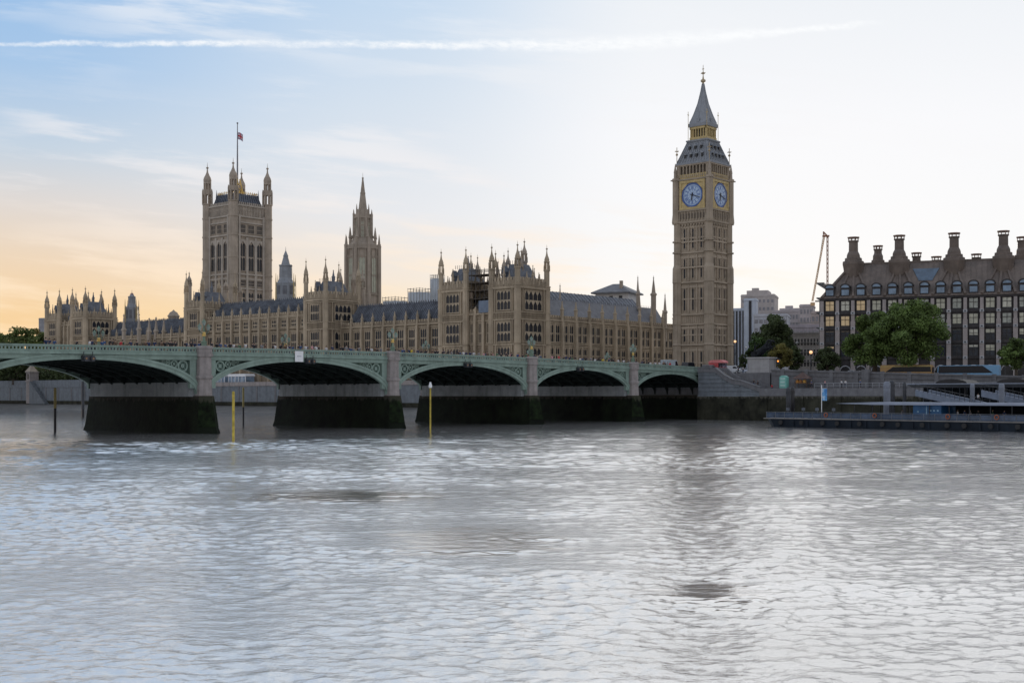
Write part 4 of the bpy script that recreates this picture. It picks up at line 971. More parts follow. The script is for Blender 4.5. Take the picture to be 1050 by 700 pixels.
r = thing('roof_cupola', 'small round topped stone cupola on the roof left of the flag tower', 'cupola', (X, D, 26), PHI)
mb = MB(); mb.lathe(0, 0, [(0, 2.4), (13.2, 2.3), (13.3, 2.6), (13.8, 2.6), (14.2, 2.2), (15.2, 1.6), (15.8, .6), (16.4, .1)], 8); mb.build('drum', STONE_V, r)
mb = MB(); mb.lathe(0, 0, [(9.6, 2.42), (12.2, 2.42)], 8); mb.build('openings', SLATE_D, r)
for (px, y0) in ((127, 321), (142.5, 320), (153, 325), (160, 324), (168, 325), (191, 321), (280, 304), (311, 301)):
    X, D = at(px, 505); zt = zat(y0, 505); r = thing('roof_pinnacle', 'x', 'pinnacle', (X, D, 26), PHI, 'thin stone pinnacles above the palace roof line')
    tag(r, 'thin stone pinnacle on the palace roof line ' + {127: 'just left of the red capped turret', 142.5: 'just right of the red capped turret', 153: 'first to the right of the turret pair', 160: 'between the red capped turret and the cupola', 168: 'just left of the round cupola', 191: 'right of the round cupola', 280: 'just right of the flag tower base', 311: 'just left of the centre towers'}[px])
    mb = MB(); pinnacle(mb, 0, 0, 0, zt - 26, .8); mb.build('stone', STONE_V, r)
# turreted gable beside the flag tower
r = thing('chapel_tower', 'low pinnacled stone tower at the left foot of the flag tower', 'tower', (*at(212, 520), 9), PHI)
mb = MB(); mb.box(-5, 6, -5, 5, 0, zat(310, 520) - 9)
for x in np.arange(-4.8, 6, 1.2): mb.box(x, x + .6, -5.2, -4.7, zat(310, 520) - 9, zat(308, 520) - 9)
mb.build('wall', [STONE_V], r)
for (x, y, yy) in ((-5, -5, 278), (6, -5, 296), (6, 5, 284), (-5, 5, 300)):
    mb = MB(); turret(mb, x, y, 0, zat(yy + 14, 520) - 9, zat(yy, 520) - 9, 1.0); mb.build('turret', STONE_V, r)
mb = MB(); mb.hip(-4.5, 5.5, -4.5, 4.5, zat(311, 520) - 9, zat(300, 520) - 9, 1.5, 3); mb.build('roof', SLATE, r)
# ------------------------------------------------------------------ office building with tall chimneys on the embankment
OF = (80.7, 330.0); OT = (.936, -.352); OB = (.352, .936)
def off(t, y): return (OF[0] + OT[0] * t + OB[0] * y, OF[1] + OT[1] * t + OB[1] * y)
PH = thing('office_building', 'office block with dark bronze roof, stone piers, lit windows and a row of tall chimneys', 'office building', (*OF, 9.0), atan2(OT[1], OT[0]))
B = -9.0; L = 70.2; NB = 18; P_ = L / NB; EV = 30.8
PIERM = mat('pinkish_stone', (.35, .31, .295), .8, .12, .5, streak=.3); BRZ = mat('bronze_cladding', (.055, .05, .05), .6, .25, .5, streak=.2, spec=.25); ROOFB = mat('bronze_roof', (.145, .112, .09), .6, .22, .4, streak=.3)
GL = [mat('cream_reflection_glass', (.50, .49, .38), .3, .2, .9), mat('office_glass', (.03, .038, .05), .2, .4, .6, spec=.25)]  # cream pane tone paints the pale reflection on the office glass
RFL = [GL[0], GL[0], mat('grey_reflection_glass', (.36, .38, .33), .25, .25, .9), mat('pale_reflection_glass', (.58, .57, .47), .3, .2, .9)]  # tone variants of the same painted window reflection
LIT = mat('lit_office_glass', (.5, .42, .28), .3, .25, .9, emit=(lin((240, 195, 125)), .13))
mb = MB(); mb.box(.3, L, .4, 26, 0, EV + B - .2); mb.box(-.6, L, -.2, .8, EV + B - .5, EV + B + .1); mb.box(0, L, .0, 26, EV + B - .2, EV + B); 
for i in range(NB):
    for zz in range(4): mb.box(i * P_ + .5, (i + 1) * P_ - .5, .1, .42, EV + B - 3.9 * (zz + 1) - .25, EV + B - 3.9 * (zz + 1) + .45)
mb.build('wall', BRZ, PH)
for i in range(NB + 1):
    x = i * P_; mb = MB(); mb.box(x - .55, x + .55, -.45, .45, 0, EV + B - 6, 0); mb.box(x - .42, x + .42, -.35, .45, EV + B - 6, EV + B - .6, 0)
    for zz in range(1, 5): mb.box(x - .5, x + .5, -.62, -.3, EV + B - 3.9 * zz - .35, EV + B - 3.9 * zz + .35, 1); mb.box(x - .2, x + .2, -.7, -.6, EV + B - 3.9 * zz - .15, EV + B - 3.9 * zz + .15, 2)
    mb.build('stone_pier', [PIERM, mat('pale_bracket', (.42, .43, .45), .6, .1, 1), IRON], PH)
random.seed(3)
for i in range(NB):
    for zz in range(4):
        mb = MB(); x = (i + .5) * P_; z1 = EV + B - 3.9 * zz - .75; z0 = z1 - 2.7
        lit = (i < 3 and random.random() < .9); rfl = (zz < 2 or random.random() < .35)
        zm = z0 + .3 if zz < 2 else z1 - random.choice((.5, .9, 1.4)) if rfl else z1 - .05
        mb.box(x - 1.05, x + 1.05, .25, .36, z0, z1, 1); mb.box(x - 1.0, x + 1.0, .2, .26, zm, z1 - .02, 0)
        mb.box(x - 1.1, x + 1.1, .12, .24, z0 + 1.7, z0 + 1.82, 2)
        for e in (-1.08, 0, 1.08): mb.box(x + e - .05, x + e + .05, .10, .25, z0, z1, 2)
        mb.build('window', [LIT if lit else random.choice(RFL), GL[1], BRZ], PH)
    mb = MB(); x = (i + .5) * P_
    arc = [(x - 1.35, 0), (x + 1.35, 0)] + [(x + 1.35 * cos(t), 3.0 + 1.3 * sin(t)) for t in np.linspace(0, pi, 9)]
    mb.prism(arc, .28, .38, 1)
    pts = [(x + 1.35 * cos(t), 3.0 + 1.3 * sin(t)) for t in np.linspace(0, pi, 9)]
    for (a, b_) in zip(pts, pts[1:]): mb.tube((a[0], .22, a[1]), (b_[0], .22, b_[1]), .16, 5, 0)
    mb.build('arcade_arch', [mat('pale_bracket', (0, 0, 0)), BLACK], PH)
mb = MB(); RZ = 40.3 + B
mb.add([(-.8, -.4, EV + B), (L, -.4, EV + B), (L, 26, EV + B), (-.8, 26, EV + B), (6.2, 9, RZ), (L, 9, RZ), (L, 17, RZ), (6.2, 17, RZ)], [(0, 1, 5, 4), (1, 2, 6, 5), (2, 3, 7, 6), (3, 0, 4, 7), (4, 5, 6, 7), (0, 3, 2, 1)])
CH = [7.2, 18.8, 32.3, 44.1, 57.0]
def roofpt(t, u): return (t, -.4 + 9.4 * u, EV + B + (RZ - EV - B) * u)
for i in range(NB + 1):
    x = i * P_; c = min(CH, key=lambda q: abs(q - x)); a = roofpt(x, .02)
    if abs(c - x) < 8:
        e = roofpt(c + (x - c) * .25, .8); mb.tube((a[0], a[1], a[2] + .15), (e[0], e[1], e[2] + .25), .42, 4, 0, .34)
        e = roofpt(c + (x - c) * .25, .8)
for i in range(int(L / 1.3)):
    x = i * 1.3; u1 = .98 if x > 6 else .1 + .88 * (x / 6); a, e = roofpt(x, .0), roofpt(x, u1); mb.tube((a[0], a[1], a[2] + .02), (e[0], e[1], e[2] + .02), .09, 4)
mb.box(6, L, 8.9, 17.1, RZ - .1, RZ + .4)
mb.build('roof', ROOFB, PH)
for (a, b_) in ((22.6, 28.3),):
    mb = MB(); p = [roofpt(a - .4, .8), roofpt(b_ + .4, .8), roofpt(b_ - 1.2, .45), roofpt(a + 1.2, .45)]
    mb.add([(q[0], q[1] - .12, q[2] + .1) for q in p] + [(q[0], q[1], q[2] - .1) for q in p], [(3, 2, 1, 0), (0, 1, 5, 4), (1, 2, 6, 5), (2, 3, 7, 6), (3, 0, 4, 7)])
    mb.build('roof_glazing', mat('blue_roof_glass', (.07, .11, .16), .3, .3, .5), PH)
for i in range(NB):
    x = (i + .5) * P_; d = put(None, 'dormer', PH)
    mb = MB(); mb.box(x - 1.15, x + 1.15, .1, 3.2, EV + B + .5, EV + B + 3.0); 
    poly = [(x + 1.3 * cos(t), EV + B + 3.0 + .85 * sin(t)) for t in np.linspace(0, pi, 9)]; mb.prism(poly, -.15, 4.2); mb.build('surround', BRZ, d)
    mb = MB(); mb.box(x - .9, x + .9, -.02, .09, EV + B + .8, EV + B + 2.2); mb.prism([(x + 1.0 * cos(t), EV + B + 2.75 + .7 * sin(t)) for t in np.linspace(0, pi, 9)], -.22, -.16); mb.build('pane', mat('dormer_glass', (.17, .25, .34), .15, .25, .6), d)
def chimney(t, y, z0, z1, r, base):
    mb = MB()
    if base: mb.lathe(t, y, [(z0 - 4.5, base * .75), (z0 - 1.0, base * .93), (z0, base), (z0 + .7, base * .98), (z0 + .9, base * .8), (z0 + 1.6, base * .78), (z0 + 1.75, base * .62), (z0 + 2.4, base * .6), (z0 + 2.8, r * 1.25), (z0 + 3.4, r)], 8)
    mb.lathe(t, y, [(z0, r), (z1 - 1.3, r * .95), (z1 - 1.25, r * 1.12), (z1 - .95, r * 1.12), (z1 - .9, r * .95)], 8)
    c = mb.build('chimney', ROOFB, PH)
    mb = MB()
    for k in range(8): a = pi / 8 + k * pi / 4; mb.lathe(t + r * cos(a), y + r * sin(a), [(z1 - .95, .13), (z1 - .3, .13)], 4)
    mb.lathe(t, y, [(z1 - .3, r * 1.25), (z1, r * 1.25)], 8); mb.build('chimney_cap', mat('copper_brown', (.20, .11, .075), .5, .15, 1), c)
for t_ in CH: chimney(t_, 7.5, 40.2 + B, 47.4 + B, 1.28, 2.9)
for t_, z_, y_ in ((12.7, 46.0, 17), (48.6, 46.8, 17)): chimney(t_, y_, 40.4 + B, z_ + B, 1.1, 2.3)
for t_, z_ in ((22.7, 43.5), (27.7, 42.3), (37.6, 42.6)): chimney(t_, 15, 40.4 + B, z_ + B, 1.15, 0)
mb = MB()
for z_ in (10.5, 14.4, 18.3, 22.2, 26.1): mb.box(-1.7, .28, 2, 24, z_ - .15 , z_ + .15)
mb.box(-.9, .28, 1.5, 25, 0, EV + B - .6); mb.box(-2.3, -.9, 4, 5, EV + B - .4, EV + B - .1)
mb.build('glazed_corner', mat('corner_glass', (.05, .07, .08), .2, .3, .4), PH)

# ------------------------------------------------------------------ buildings between the clock tower and the office block
def block(name, label, px0, px1, py_top, D, depth, mt, rows, cols, rz=-.30, zb=10.0, group=None, wcol=None, wfrac=(.6, .55), cornice=True, top=None):
    X0, X1 = at(px0, D)[0], at(px1, D)[0]; z1 = zat(py_top, D) - zb; W = (X1 - X0) / cos(rz) * .97
    r = thing(name, label, 'building', (X0, D, zb), rz, group); mb = MB(); mb.box(0, W, 0, depth, 0, z1)
    if cornice: mb.box(-.25, W + .25, -.25, depth, z1 - 1.0, z1 - .4)
    for q in range(cols + 1): mb.box(q * W / cols - .13, q * W / cols + .13, -.18, 0, 0, z1 - 1.0)
    mb.build('wall', mt, r)
    if top: mb = MB(); mb.box(W * .15, W * .8, 2, depth - 2, z1, z1 + top); mb.box(W * .3, W * .5, 3, 6, z1 + top, z1 + top + 1.2); mb.build('plant_room', mt, r)
    for i in range(rows):
        for j in range(cols):
            mb = MB(); x = (j + .5) * W / cols; a = W / cols * wfrac[0] / 2; zc = z1 - 1.4 - (i + .5) * 3.5; b_ = 3.5 * wfrac[1] / 2
            mb.box(x - a, x + a, -.05, .05, zc - b_, zc + b_); mb.build('window', wcol or DARKGLASS, r)
    return r, W, z1
PALE = mat('pale_blue_cladding', (.48, .53, .60), .6, .08, .4); BRN = mat('brown_grey_concrete', (.46, .42, .40), .85, .12, .4); MAUVE = mat('mauve_brick', (.45, .41, .41), .85, .15, .4)  # wall colours lightened to paint haze over the distant blocks
WIN2 = mat('soft_window', (.24, .24, .26), .3, .2, 1)
r, W, z1 = block('slab_block', 'pale blue grey slab with tall dark vertical strips right beside the clock tower', 750, 766, 316, 560, 16, PALE, 0, 6)
for q in range(5): mb = MB(); mb.box(q * W / 5 + .6, q * W / 5 + 1.3, -.3, -.19, 1, z1 - 1.3); mb.build('window_strip', DARKGLASS, r)
block('tower_block', 'tall square brown grey office tower with flat top right of the clock tower', 760, 793, 302, 580, 18, BRN, 9, 8, wfrac=(.5, .4), wcol=WIN2, top=1.9)
r, W, z1 = block('stair_tower', 'white blue stair tower with a dark strip in front of the brown tower', 763, 775, 306, 555, 8, PALE, 0, 2)
mb = MB(); mb.box(W * .4, W * .62, -.3, -.19, 0, z1 - 1); mb.build('window_strip', DARKGLASS, r)
block('low_block', 'low pale grey block in front of the brown office tower, behind the round tree', 773, 806, 322, 530, 14, mat('grey_cladding', (.44, .46, .50), .7, .1, .4), 3, 7, wcol=WIN2, wfrac=(.7, .45))
block('long_office', 'long mauve grey office with flat roof behind the crane', 793, 830, 318, 570, 15, MAUVE, 5, 12, wcol=WIN2, top=.9)
block('brick_office', 'mauve office with square roof tower at the foot of the crane', 820, 833, 312, 540, 14, MAUVE, 4, 4, wcol=WIN2)
block('corner_office', 'pinkish low office directly left of the chimneyed building', 832, 850, 319, 500, 14, mat('pink_stone', (.42, .36, .34), .85, .12, .4), 4, 5, wcol=WIN2)
block('copper_roofed_house', 'violet grey house front with steep roof above the scaffolded terrace', 808, 846, 333, 450, 12, mat('violet_slate', (.34, .31, .34), .7, .15, .4), 1, 10, wcol=WIN2)
r, W, z1 = block('scaffolded_terrace', 'pale terrace wrapped in scaffold right of the round tree', 811, 845, 341, 420, 10, mat('terrace_stone', (.36, .34, .32), .8, .12, .4), 4, 11, wcol=DARKGLASS, wfrac=(.5, .6))
mb = MB()
for q in range(12): mb.tube((q * W / 11, -1.2, 0), (q * W / 11, -1.2, z1 + 1.5), .07, 4)
for k in range(7): mb.box(0, W, -1.4, -.3, .2 + k * 3.2, .35 + k * 3.2)
mb.build('scaffold', mat('scaffold_pole', (0, 0, 0)), r)
block('distant_office', 'far grey office roofline behind the trees on the left bank', 40, 58, 326, 900, 20, mat('far_grey', (.30, .31, .33), .8, .1, .3), 2, 5, wcol=WIN2)

# crane
X, D = at(848.5, 470)
cr = thing('crane', 'slim construction crane with vertical mast and steep luffing jib against the sky', 'crane', (X, D, 10))
zt = zat(242, 470) - 10; mb = MB()
def lattice(mb, p, q, w_, n):
    p = Vector(p); q = Vector(q); d = (q - p).normalized(); u = Vector((0, 1, 0)); v = d.cross(u).normalized()
    cs = [(u * a + v * b_) * w_ for a, b_ in ((1, 1), (1, -1), (-1, -1), (-1, 1))]
    for c in cs: mb.tube(p + c, q + c, .10, 4)
    for i in range(n):
        a = p + (q - p) * i / n; e = p + (q - p) * (i + 1) / n
        for k in range(4): mb.tube(a + cs[k], e + cs[(k + 1) % 4], .06, 4); mb.tube(a + cs[k], a + cs[(k + 1) % 4], .06, 4)
lattice(mb, (0, 0, 0), (0, 0, zt), .24, 34); mb.build('mast', mat('crane_red', (.30, .13, .07), .6, .1, 1), cr)
xf = at(833, 470)[0] - X; zf = zat(309, 470) - 10
mb = MB(); lattice(mb, (-1.2, 0, zt), (xf, 0, zf), .22, 28); mb.build('jib', mat('crane_yellow', (.62, .40, .20), .6, .1, 1), cr)
mb = MB(); mb.tube((0, 0, zt), (-1.6, 0, zt + 1.6), .25); mb.tube((-1.6, 0, zt + 1.6), (-1.2, 0, zt), .2); mb.box(-1.8, .6, -.5, .5, zt - .3, zt + .3); mb.build('head', mat('crane_red', (0, 0, 0)), cr)
mb = MB(); mb.tube((-1.6, 0, zt + 1.5), (xf * .7, 0, zf + (zt - zf) * .3 + .5), .05, 4); mb.build('cable', IRON, cr)
mb = MB(); mb.box(xf - .6, xf + .8, -.7, .7, zf - 1.6, zf - .4); mb.build('cab', mat('crane_yellow', (0, 0, 0)), cr)

# ------------------------------------------------------------------ embankment right of the bridge (site frame, y=0 is the river wall face)
EW = thing('embankment_wall', 'grey granite embankment wall right of the bridge with a lower quay and algae line', 'wall', (*P0, 0), PHI)
def gx(x): return gz(x) + .85
mb = MB()
xs = [17.5, 22, 30, 40, 50, 60, 75, 100, 140]
def strip(mb, xs, y0, y1, lo, hi, m=0):
    vs = []
    for x in xs: vs += [(x, y0, lo(x)), (x, y1, lo(x)), (x, y1, hi(x)), (x, y0, hi(x))]
    n = len(xs); mb.add(vs, [(i * 4 + k, (i + 1) * 4 + k, (i + 1) * 4 + (k + 1) % 4, i * 4 + (k + 1) % 4) for i in range(n - 1) for k in range(4)] + [(3, 2, 1, 0), tuple((n - 1) * 4 + k for k in range(4))], m)
strip(mb, xs, 0, 1.0, lambda x: 7.4, gx); strip(mb, xs, -.25, 1.2, lambda x: gx(x) - .35, lambda x: gx(x) + .02)
for i in range(20): mb.box(20 + i * 6, 20.9 + i * 6, -.2, .0, 7.4, gx(20 + i * 6) + .18)
strip(mb, xs, -.18, 0, lambda x: gx(x) - 1.3, lambda x: gx(x) - 1.1)
mb.build('upper_wall', GRANITE, EW)
mb = MB(); mb.box(17.5, 140, -5.4, 0, 6.9, 7.35); mb.box(17.5, 140, -5.6, -5.2, 5.6, 7.3)
mb.box(40, 41.6, -.9, 0, 7.4, gx(41) + .5); mb.build('quay', GRANITE, EW)
mb = MB(); mb.box(17.5, 140, -5.45, -.5, -1.5, 5.8); 
for i in range(12): mb.box(19 + i * 9, 19.5 + i * 9, -5.75, -5.4, -1, 5.6)
mb.build('wet_wall', ALGAE_L, EW)
mb = MB()
for i in range(46): mb.tube((31 + i * 1.5, -5.1, 7.35), (31 + i * 1.5, -5.1, 8.4), .05, 5)
for zz in (7.85, 8.4): mb.tube((31, -5.1, zz), (100, -5.1, zz), .045, 5)
mb.build('quay_railing', mat('pale_rail', (.30, .31, .33), .5, .1, 1), EW)
# stair block: courses of blue granite with a sloping parapet
SB = thing('river_stairs', 'blue granite stair block with stepped sloping parapet beside the end of the bridge', 'stairs', (*P0, 0), PHI)
prof = [(.9, 12.35), (5.6, 12.3), (8.0, 10.6), (10.2, 9.5), (12.2, 9.3), (16.8, 7.9), (18.4, 7.6)]
def ps(x): return float(np.interp(x, [p[0] for p in prof], [p[1] for p in prof]))
xs = list(np.linspace(.9, 17.5, 22))
mb = MB(); strip(mb, xs, -4.9, -4.1, lambda x: 5.6, lambda x: ps(x) - .9)
for k in range(6):
    zt_ = 6.4 + k * .95; xe = max([x for x in np.linspace(.9, 17.4, 100) if ps(x) - 1.0 > zt_] or [0])
    if xe > 1: mb.box(1.0, xe, -5.02, -4.9, zt_ - .62, zt_)
mb.box(.9, 17.6, -5.15, -4, 5.5, 5.9); mb.build('face', GRANITE_B, SB)
mb = MB(); strip(mb, xs, -5.15, -4.3, lambda x: ps(x) - .95, lambda x: ps(x) - .15); strip(mb, xs, -5.3, -4.15, lambda x: ps(x) - .2, ps); strip(mb, xs, -5.25, -4.3, lambda x: ps(x) - 1.15, lambda x: ps(x) - .9)
strip(mb, xs, -.4, .2, lambda x: ps(x) - 1.2, ps); mb.build('sloping_parapet', GRANITE, SB)
mb = MB()
for i in range(36):
    x = .9 + i * .46; mb.box(x, x + .46, -4.3, -.2, 5.9, ps(x + .46) - 1.0)
mb.build('steps', PAVING, SB)
mb = MB(); mb.box(.7, 17.8, -5.1, 0, -1.5, 5.55); mb.build('wet_base', ALGAE_L, SB)
mb = MB(); mb.box(.3, 17, 0.2, 3, 5, 11); mb.build('back_wall', GRANITE, SB)

# plinth and chariot group
X, D = at(781, 297); pz = gz(14) - .4
pl = thing('plinth', 'large pale granite block carrying the dark chariot statue', 'plinth', (X, D, pz), PHI + .1)
mb = MB(); mb.box(-2.9, 2.9, -2.2, 2.2, 0, .8); mb.box(-2.7, 2.7, -2.0, 2.0, .8, 3.7); mb.box(-2.95, 2.95, -2.25, 2.25, 3.7, 4.05); mb.box(-2.2, 2.2, -2.06, -2.0, 1.4, 3.1); mb.build('block', mat('plinth_granite', (.34, .335, .335), .8, .1, .8, streak=.3), pl)
SKIN_N = 0
def skin(verts, edges, radii, sub=1):
    me = bpy.data.meshes.new('tmp'); bm = bmesh.new(); lay = bm.verts.layers.skin.verify(); vs = [bm.verts.new(v) for v in verts]
    for v, r_ in zip(vs, radii):
        rr = r_ if isinstance(r_, tuple) else (r_, r_); v[lay].radius = rr
    vs[0][lay].use_root = True
    for a, b_ in edges: bm.edges.new((vs[a], vs[b_]))
    bm.to_mesh(me); bm.free(); o = bpy.data.objects.new('tmp', me); COL.objects.link(o)
    o.modifiers.new('s', 'SKIN').use_smooth_shade = True
    if sub: sm = o.modifiers.new('d', 'SUBSURF'); sm.levels = sub; sm.render_levels = sub
    dg = bpy.context.evaluated_depsgraph_get(); ev = o.evaluated_get(dg); out_ = bpy.data.meshes.new_from_object(ev)
    bpy.data.objects.remove(o); bpy.data.meshes.remove(me)
    return out_
def named(me, name, mt, parent, loc=(0, 0, 0)):
    me.name = name; me.materials.clear(); me.materials.append(mt); return put(me, name, parent, loc)
st = thing('chariot_statue', 'dark bronze chariot group with two rearing horses and a standing driver on the granite block', 'statue', (X, D, pz + 4.06), PHI + .1)
for k, y in enumerate((-.9, .9)):
    V = [(.2, y, 1.7), (1.1, y, 2.2), (1.7, y, 3.1), (2.0, y, 3.9), (2.6, y, 3.75), (2.95, y, 3.45),
         (-.5, y, 1.3), (-.3, y - .3, .75), (-.9, y - .3, .35), (-.75, y - .3, 0), (-.3, y + .3, .75), (-.9, y + .3, .35), (-.75, y + .3, 0),
         (1.7, y - .3, 2.0), (2.4, y - .3, 2.2), (2.5, y - .3, 1.6), (1.9, y + .3, 2.3), (2.7, y + .3, 2.7), (2.9, y + .3, 2.1), (-1.1, y, 1.4), (-1.6, y, .8)]
    E = [(0, 1), (1, 2), (2, 3), (3, 4), (4, 5), (0, 6), (6, 7), (7, 8), (8, 9), (6, 10), (10, 11), (11, 12), (1, 13), (13, 14), (14, 15), (1, 16), (16, 17), (17, 18), (6, 19), (19, 20)]
    Rr = [.55, .6, .36, .27, .2, .13, .5, .26, .13, .12, .26, .13, .12, .2, .13, .1, .2, .13, .1, .14, .1]
    named(skin(V, E, Rr), 'horse', BRONZE, st)
V = [(-1.7, 0, 1.6), (-1.7, 0, 2.1), (-1.7, 0, 2.5), (-1.7, 0, 2.75), (-1.65, 0, 3.0), (-1.6, -.35, 2.5), (-1.4, -.7, 2.9), (-1.2, -.8, 3.4), (-1.6, .35, 2.5), (-1.3, .7, 2.8), (-1.0, .8, 3.3), (-1.7, 0, .7), (-1.1, -.85, 3.9)]
E = [(0, 1), (1, 2), (2, 3), (3, 4), (2, 5), (5, 6), (6, 7), (2, 8), (8, 9), (9, 10), (0, 11)]
V = V[:12]; named(skin(V, E, [.24, .24, .22, .1, .16, .14, .1, .08, .14, .1, .08, .42]), 'driver', BRONZE, st)
mb = MB(); mb.box(-2.4, -.9, -.8, .8, .55, .75); mb.box(-1.05, -.9, -.8, .8, .75, 1.6); mb.box(-2.4, -.9, -.85, -.75, .75, 1.3); mb.box(-2.4, -.9, .75, .85, .75, 1.3)
for e in (-1, 1): mb.tube((-1.7, e * .9, .65), (-1.7, e * 1.02, .65), .65, 14)
mb.tube((-.9, 0, .7), (1.6, 0, 1.7), .08, 6); mb.build('chariot', BRONZE, st)

# ------------------------------------------------------------------ floating pier
pa = radians(-48.0); pT = (cos(pa), sin(pa)); PO = at(793, 235)
FP = thing('floating_pier', 'long dark floating landing stage with thin pale roof, blue kiosk wall and railings', 'pier', (*PO, 0), pa)
PL = 74
DARKHULL = mat('dark_blue_hull', (.010, .016, .025), .6, .25, .5, spec=.2); RAILG = mat('rail_glass', (.06, .085, .13), .25, .3, .5); ROOFP = mat('pier_roof', (.27, .31, .39), .5, .1, .4)
mb = MB(); mb.plan([(-.6, 1), (1.2, -.6), (PL, -.6), (PL, 9), (0, 9)], -.8, 1.45, 0, [(-1.6, .4), (0, -.9), (PL, -.9), (PL, 9.2), (-1.2, 9.2)])
for i in range(24): mb.box(2 + i * 3, 2.25 + i * 3, -1.05, -.85, .2, 1.3)
mb.build('hull', DARKHULL, FP)
mb = MB(); mb.box(-1.5, PL, -1.0, 9.2, 1.46, 1.62); mb.build('deck', mat('pier_deck', (.20, .19, .18), .8, .15, .6), FP)
mb = MB(); n = 36
for i in range(n + 1): mb.box(-.9 + i * 2.0 - .05, -.9 + i * 2.0 + .05, -.9, -.8, 1.6, 2.75)
mb.box(-1, PL, -.92, -.8, 2.7, 2.77); mb.box(-1, PL, -.88, -.84, 2.1, 2.14)
mb.build('railing', mat('dull_rail', (.11, .125, .15), .5, .2, 1), FP)
mb = MB()
for i in range(n): mb.box(-.8 + i * 2.0, 1.0 + i * 2.0, -.87, -.84, 1.7, 2.6)
mb.build('rail_panels', RAILG, FP)
def tpx(px, D=None):           # distance along the pier of a picture column
    k = (px - 525) / F; return (k * PO[1] - PO[0]) / (pT[0] - k * pT[1])
ta = tpx(863)
mb = MB(); mb.prism([(ta - 1.5, 4.35), (ta + 6, 4.15), (PL, 4.15), (PL, 4.5), (ta + 6, 4.62)], .2, 7.5); mb.build('roof', ROOFP, FP)
k = ta + 2
while k < PL:
    mb = MB(); mb.tube((k, 1.0, 1.6), (k, 1.0, 4.2), .09, 6); mb.build('column', IRON, FP); mb = MB(); mb.tube((k, 6.5, 1.6), (k, 6.5, 4.2), .09, 6); mb.build('column', IRON, FP); k += 3.6

for i in range(18):
    k = 2.5 + i * 4 + (i * 7 % 3) * .5; mb = MB(); mb.tube((k, -1.3, .85), (k, -1.06, .85), .42, 12); mb.build('tyre_fender', RUBBER, FP)
for k in (tpx(850), tpx(900), tpx(975), tpx(1025)):
    mb = MB(); n_ = 12
    for q in range(n_): a0, a1 = 2 * pi * q / n_, 2 * pi * (q + 1) / n_; mb.tube((k + .35 * cos(a0), -.98, 2.3 + .35 * sin(a0)), (k + .35 * cos(a1), -.98, 2.3 + .35 * sin(a1)), .09, 6)
    mb.build('lifebuoy', mat('lifebuoy_orange', (.28, .08, .03), .6, .1, 1), FP)
for k in (tpx(806), tpx(822), tpx(836), tpx(853)): mb = MB(); mb.tube((k, .6, 1.6), (k, .6, 3.6), .05, 5); mb.box(k - .35, k + .35, .5, .6, 3.0, 3.5); mb.build('sign_pole', mat('dull_rail', (0, 0, 0)), FP)
tb, tc_ = tpx(932), tpx(961)
mb = MB(); mb.box(tb, tc_, 1.3, 6, 1.63, 4.1); mb.build('kiosk', mat('kiosk_blue', (.03, .13, .30), .4, .2, .6), FP)
mb = MB(); mb.box(tb + (tc_ - tb) * .47, tb + (tc_ - tb) * .5, 1.26, 1.3, 1.7, 4.0)
for (a, z) in ((.15, 2.9), (.6, 3.1), (.72, 3.1), (.85, 3.1), (.64, 2.0), (.9, 2.3)): mb.box(tb + (tc_ - tb) * a, tb + (tc_ - tb) * (a + .06), 1.27, 1.3, z, z + .25)
mb.build('kiosk_notices', mat('pale_blue_print', (.3, .5, .65), .5, .1, 1), FP)
mb = MB(); mb.box(tc_ + .3, PL - 2, 5.5, 5.6, 1.6, 4.1); mb.build('rear_shade_sheet', mat('shade_black', (.01, .013, .018), .6, .3, .8, spec=.1), FP)  # added near-black sheet paints the shade below the pier roof
for i, (px, w_, h_, mt, lb) in enumerate(((830, .9, .5, WHITE, 'white locker on the open deck at the left end of the floating pier'), (877, .45, .5, WHITE, 'left one of two small white boxes behind the pier railing'), (883, .45, .5, WHITE, 'right one of two small white boxes behind the pier railing'), (905, 1.1, .9, mat('grey_box', (.35, .35, .36), .7, .1, 1), 'grey bin left of the blue kiosk on the floating pier'), (982, .5, .5, WHITE, 'white crate left of a pair right of the blue kiosk'), (988, .8, .5, WHITE, 'wide white crate right of the blue kiosk'), (1001, .9, .6, WHITE, 'rightmost white crate on the floating pier deck'))):
    k = tpx(px); r = thing('deck_box', lb, 'box', (PO[0] + pT[0] * k - pT[1] * .3, PO[1] + pT[1] * k + pT[0] * .3, 1.63), pa)
    mb = MB(); mb.plan([(-w_ / 2, -.3), (w_ / 2, -.3), (w_ / 2, .3), (-w_ / 2, .3)], 0, h_, 0); mb.build('body', mt, r)
    mb = MB(); mb.box(-w_ / 2 - .03, w_ / 2 + .03, -.33, .33, h_ + .002, h_ + .07); mb.build('lid', mt, r)
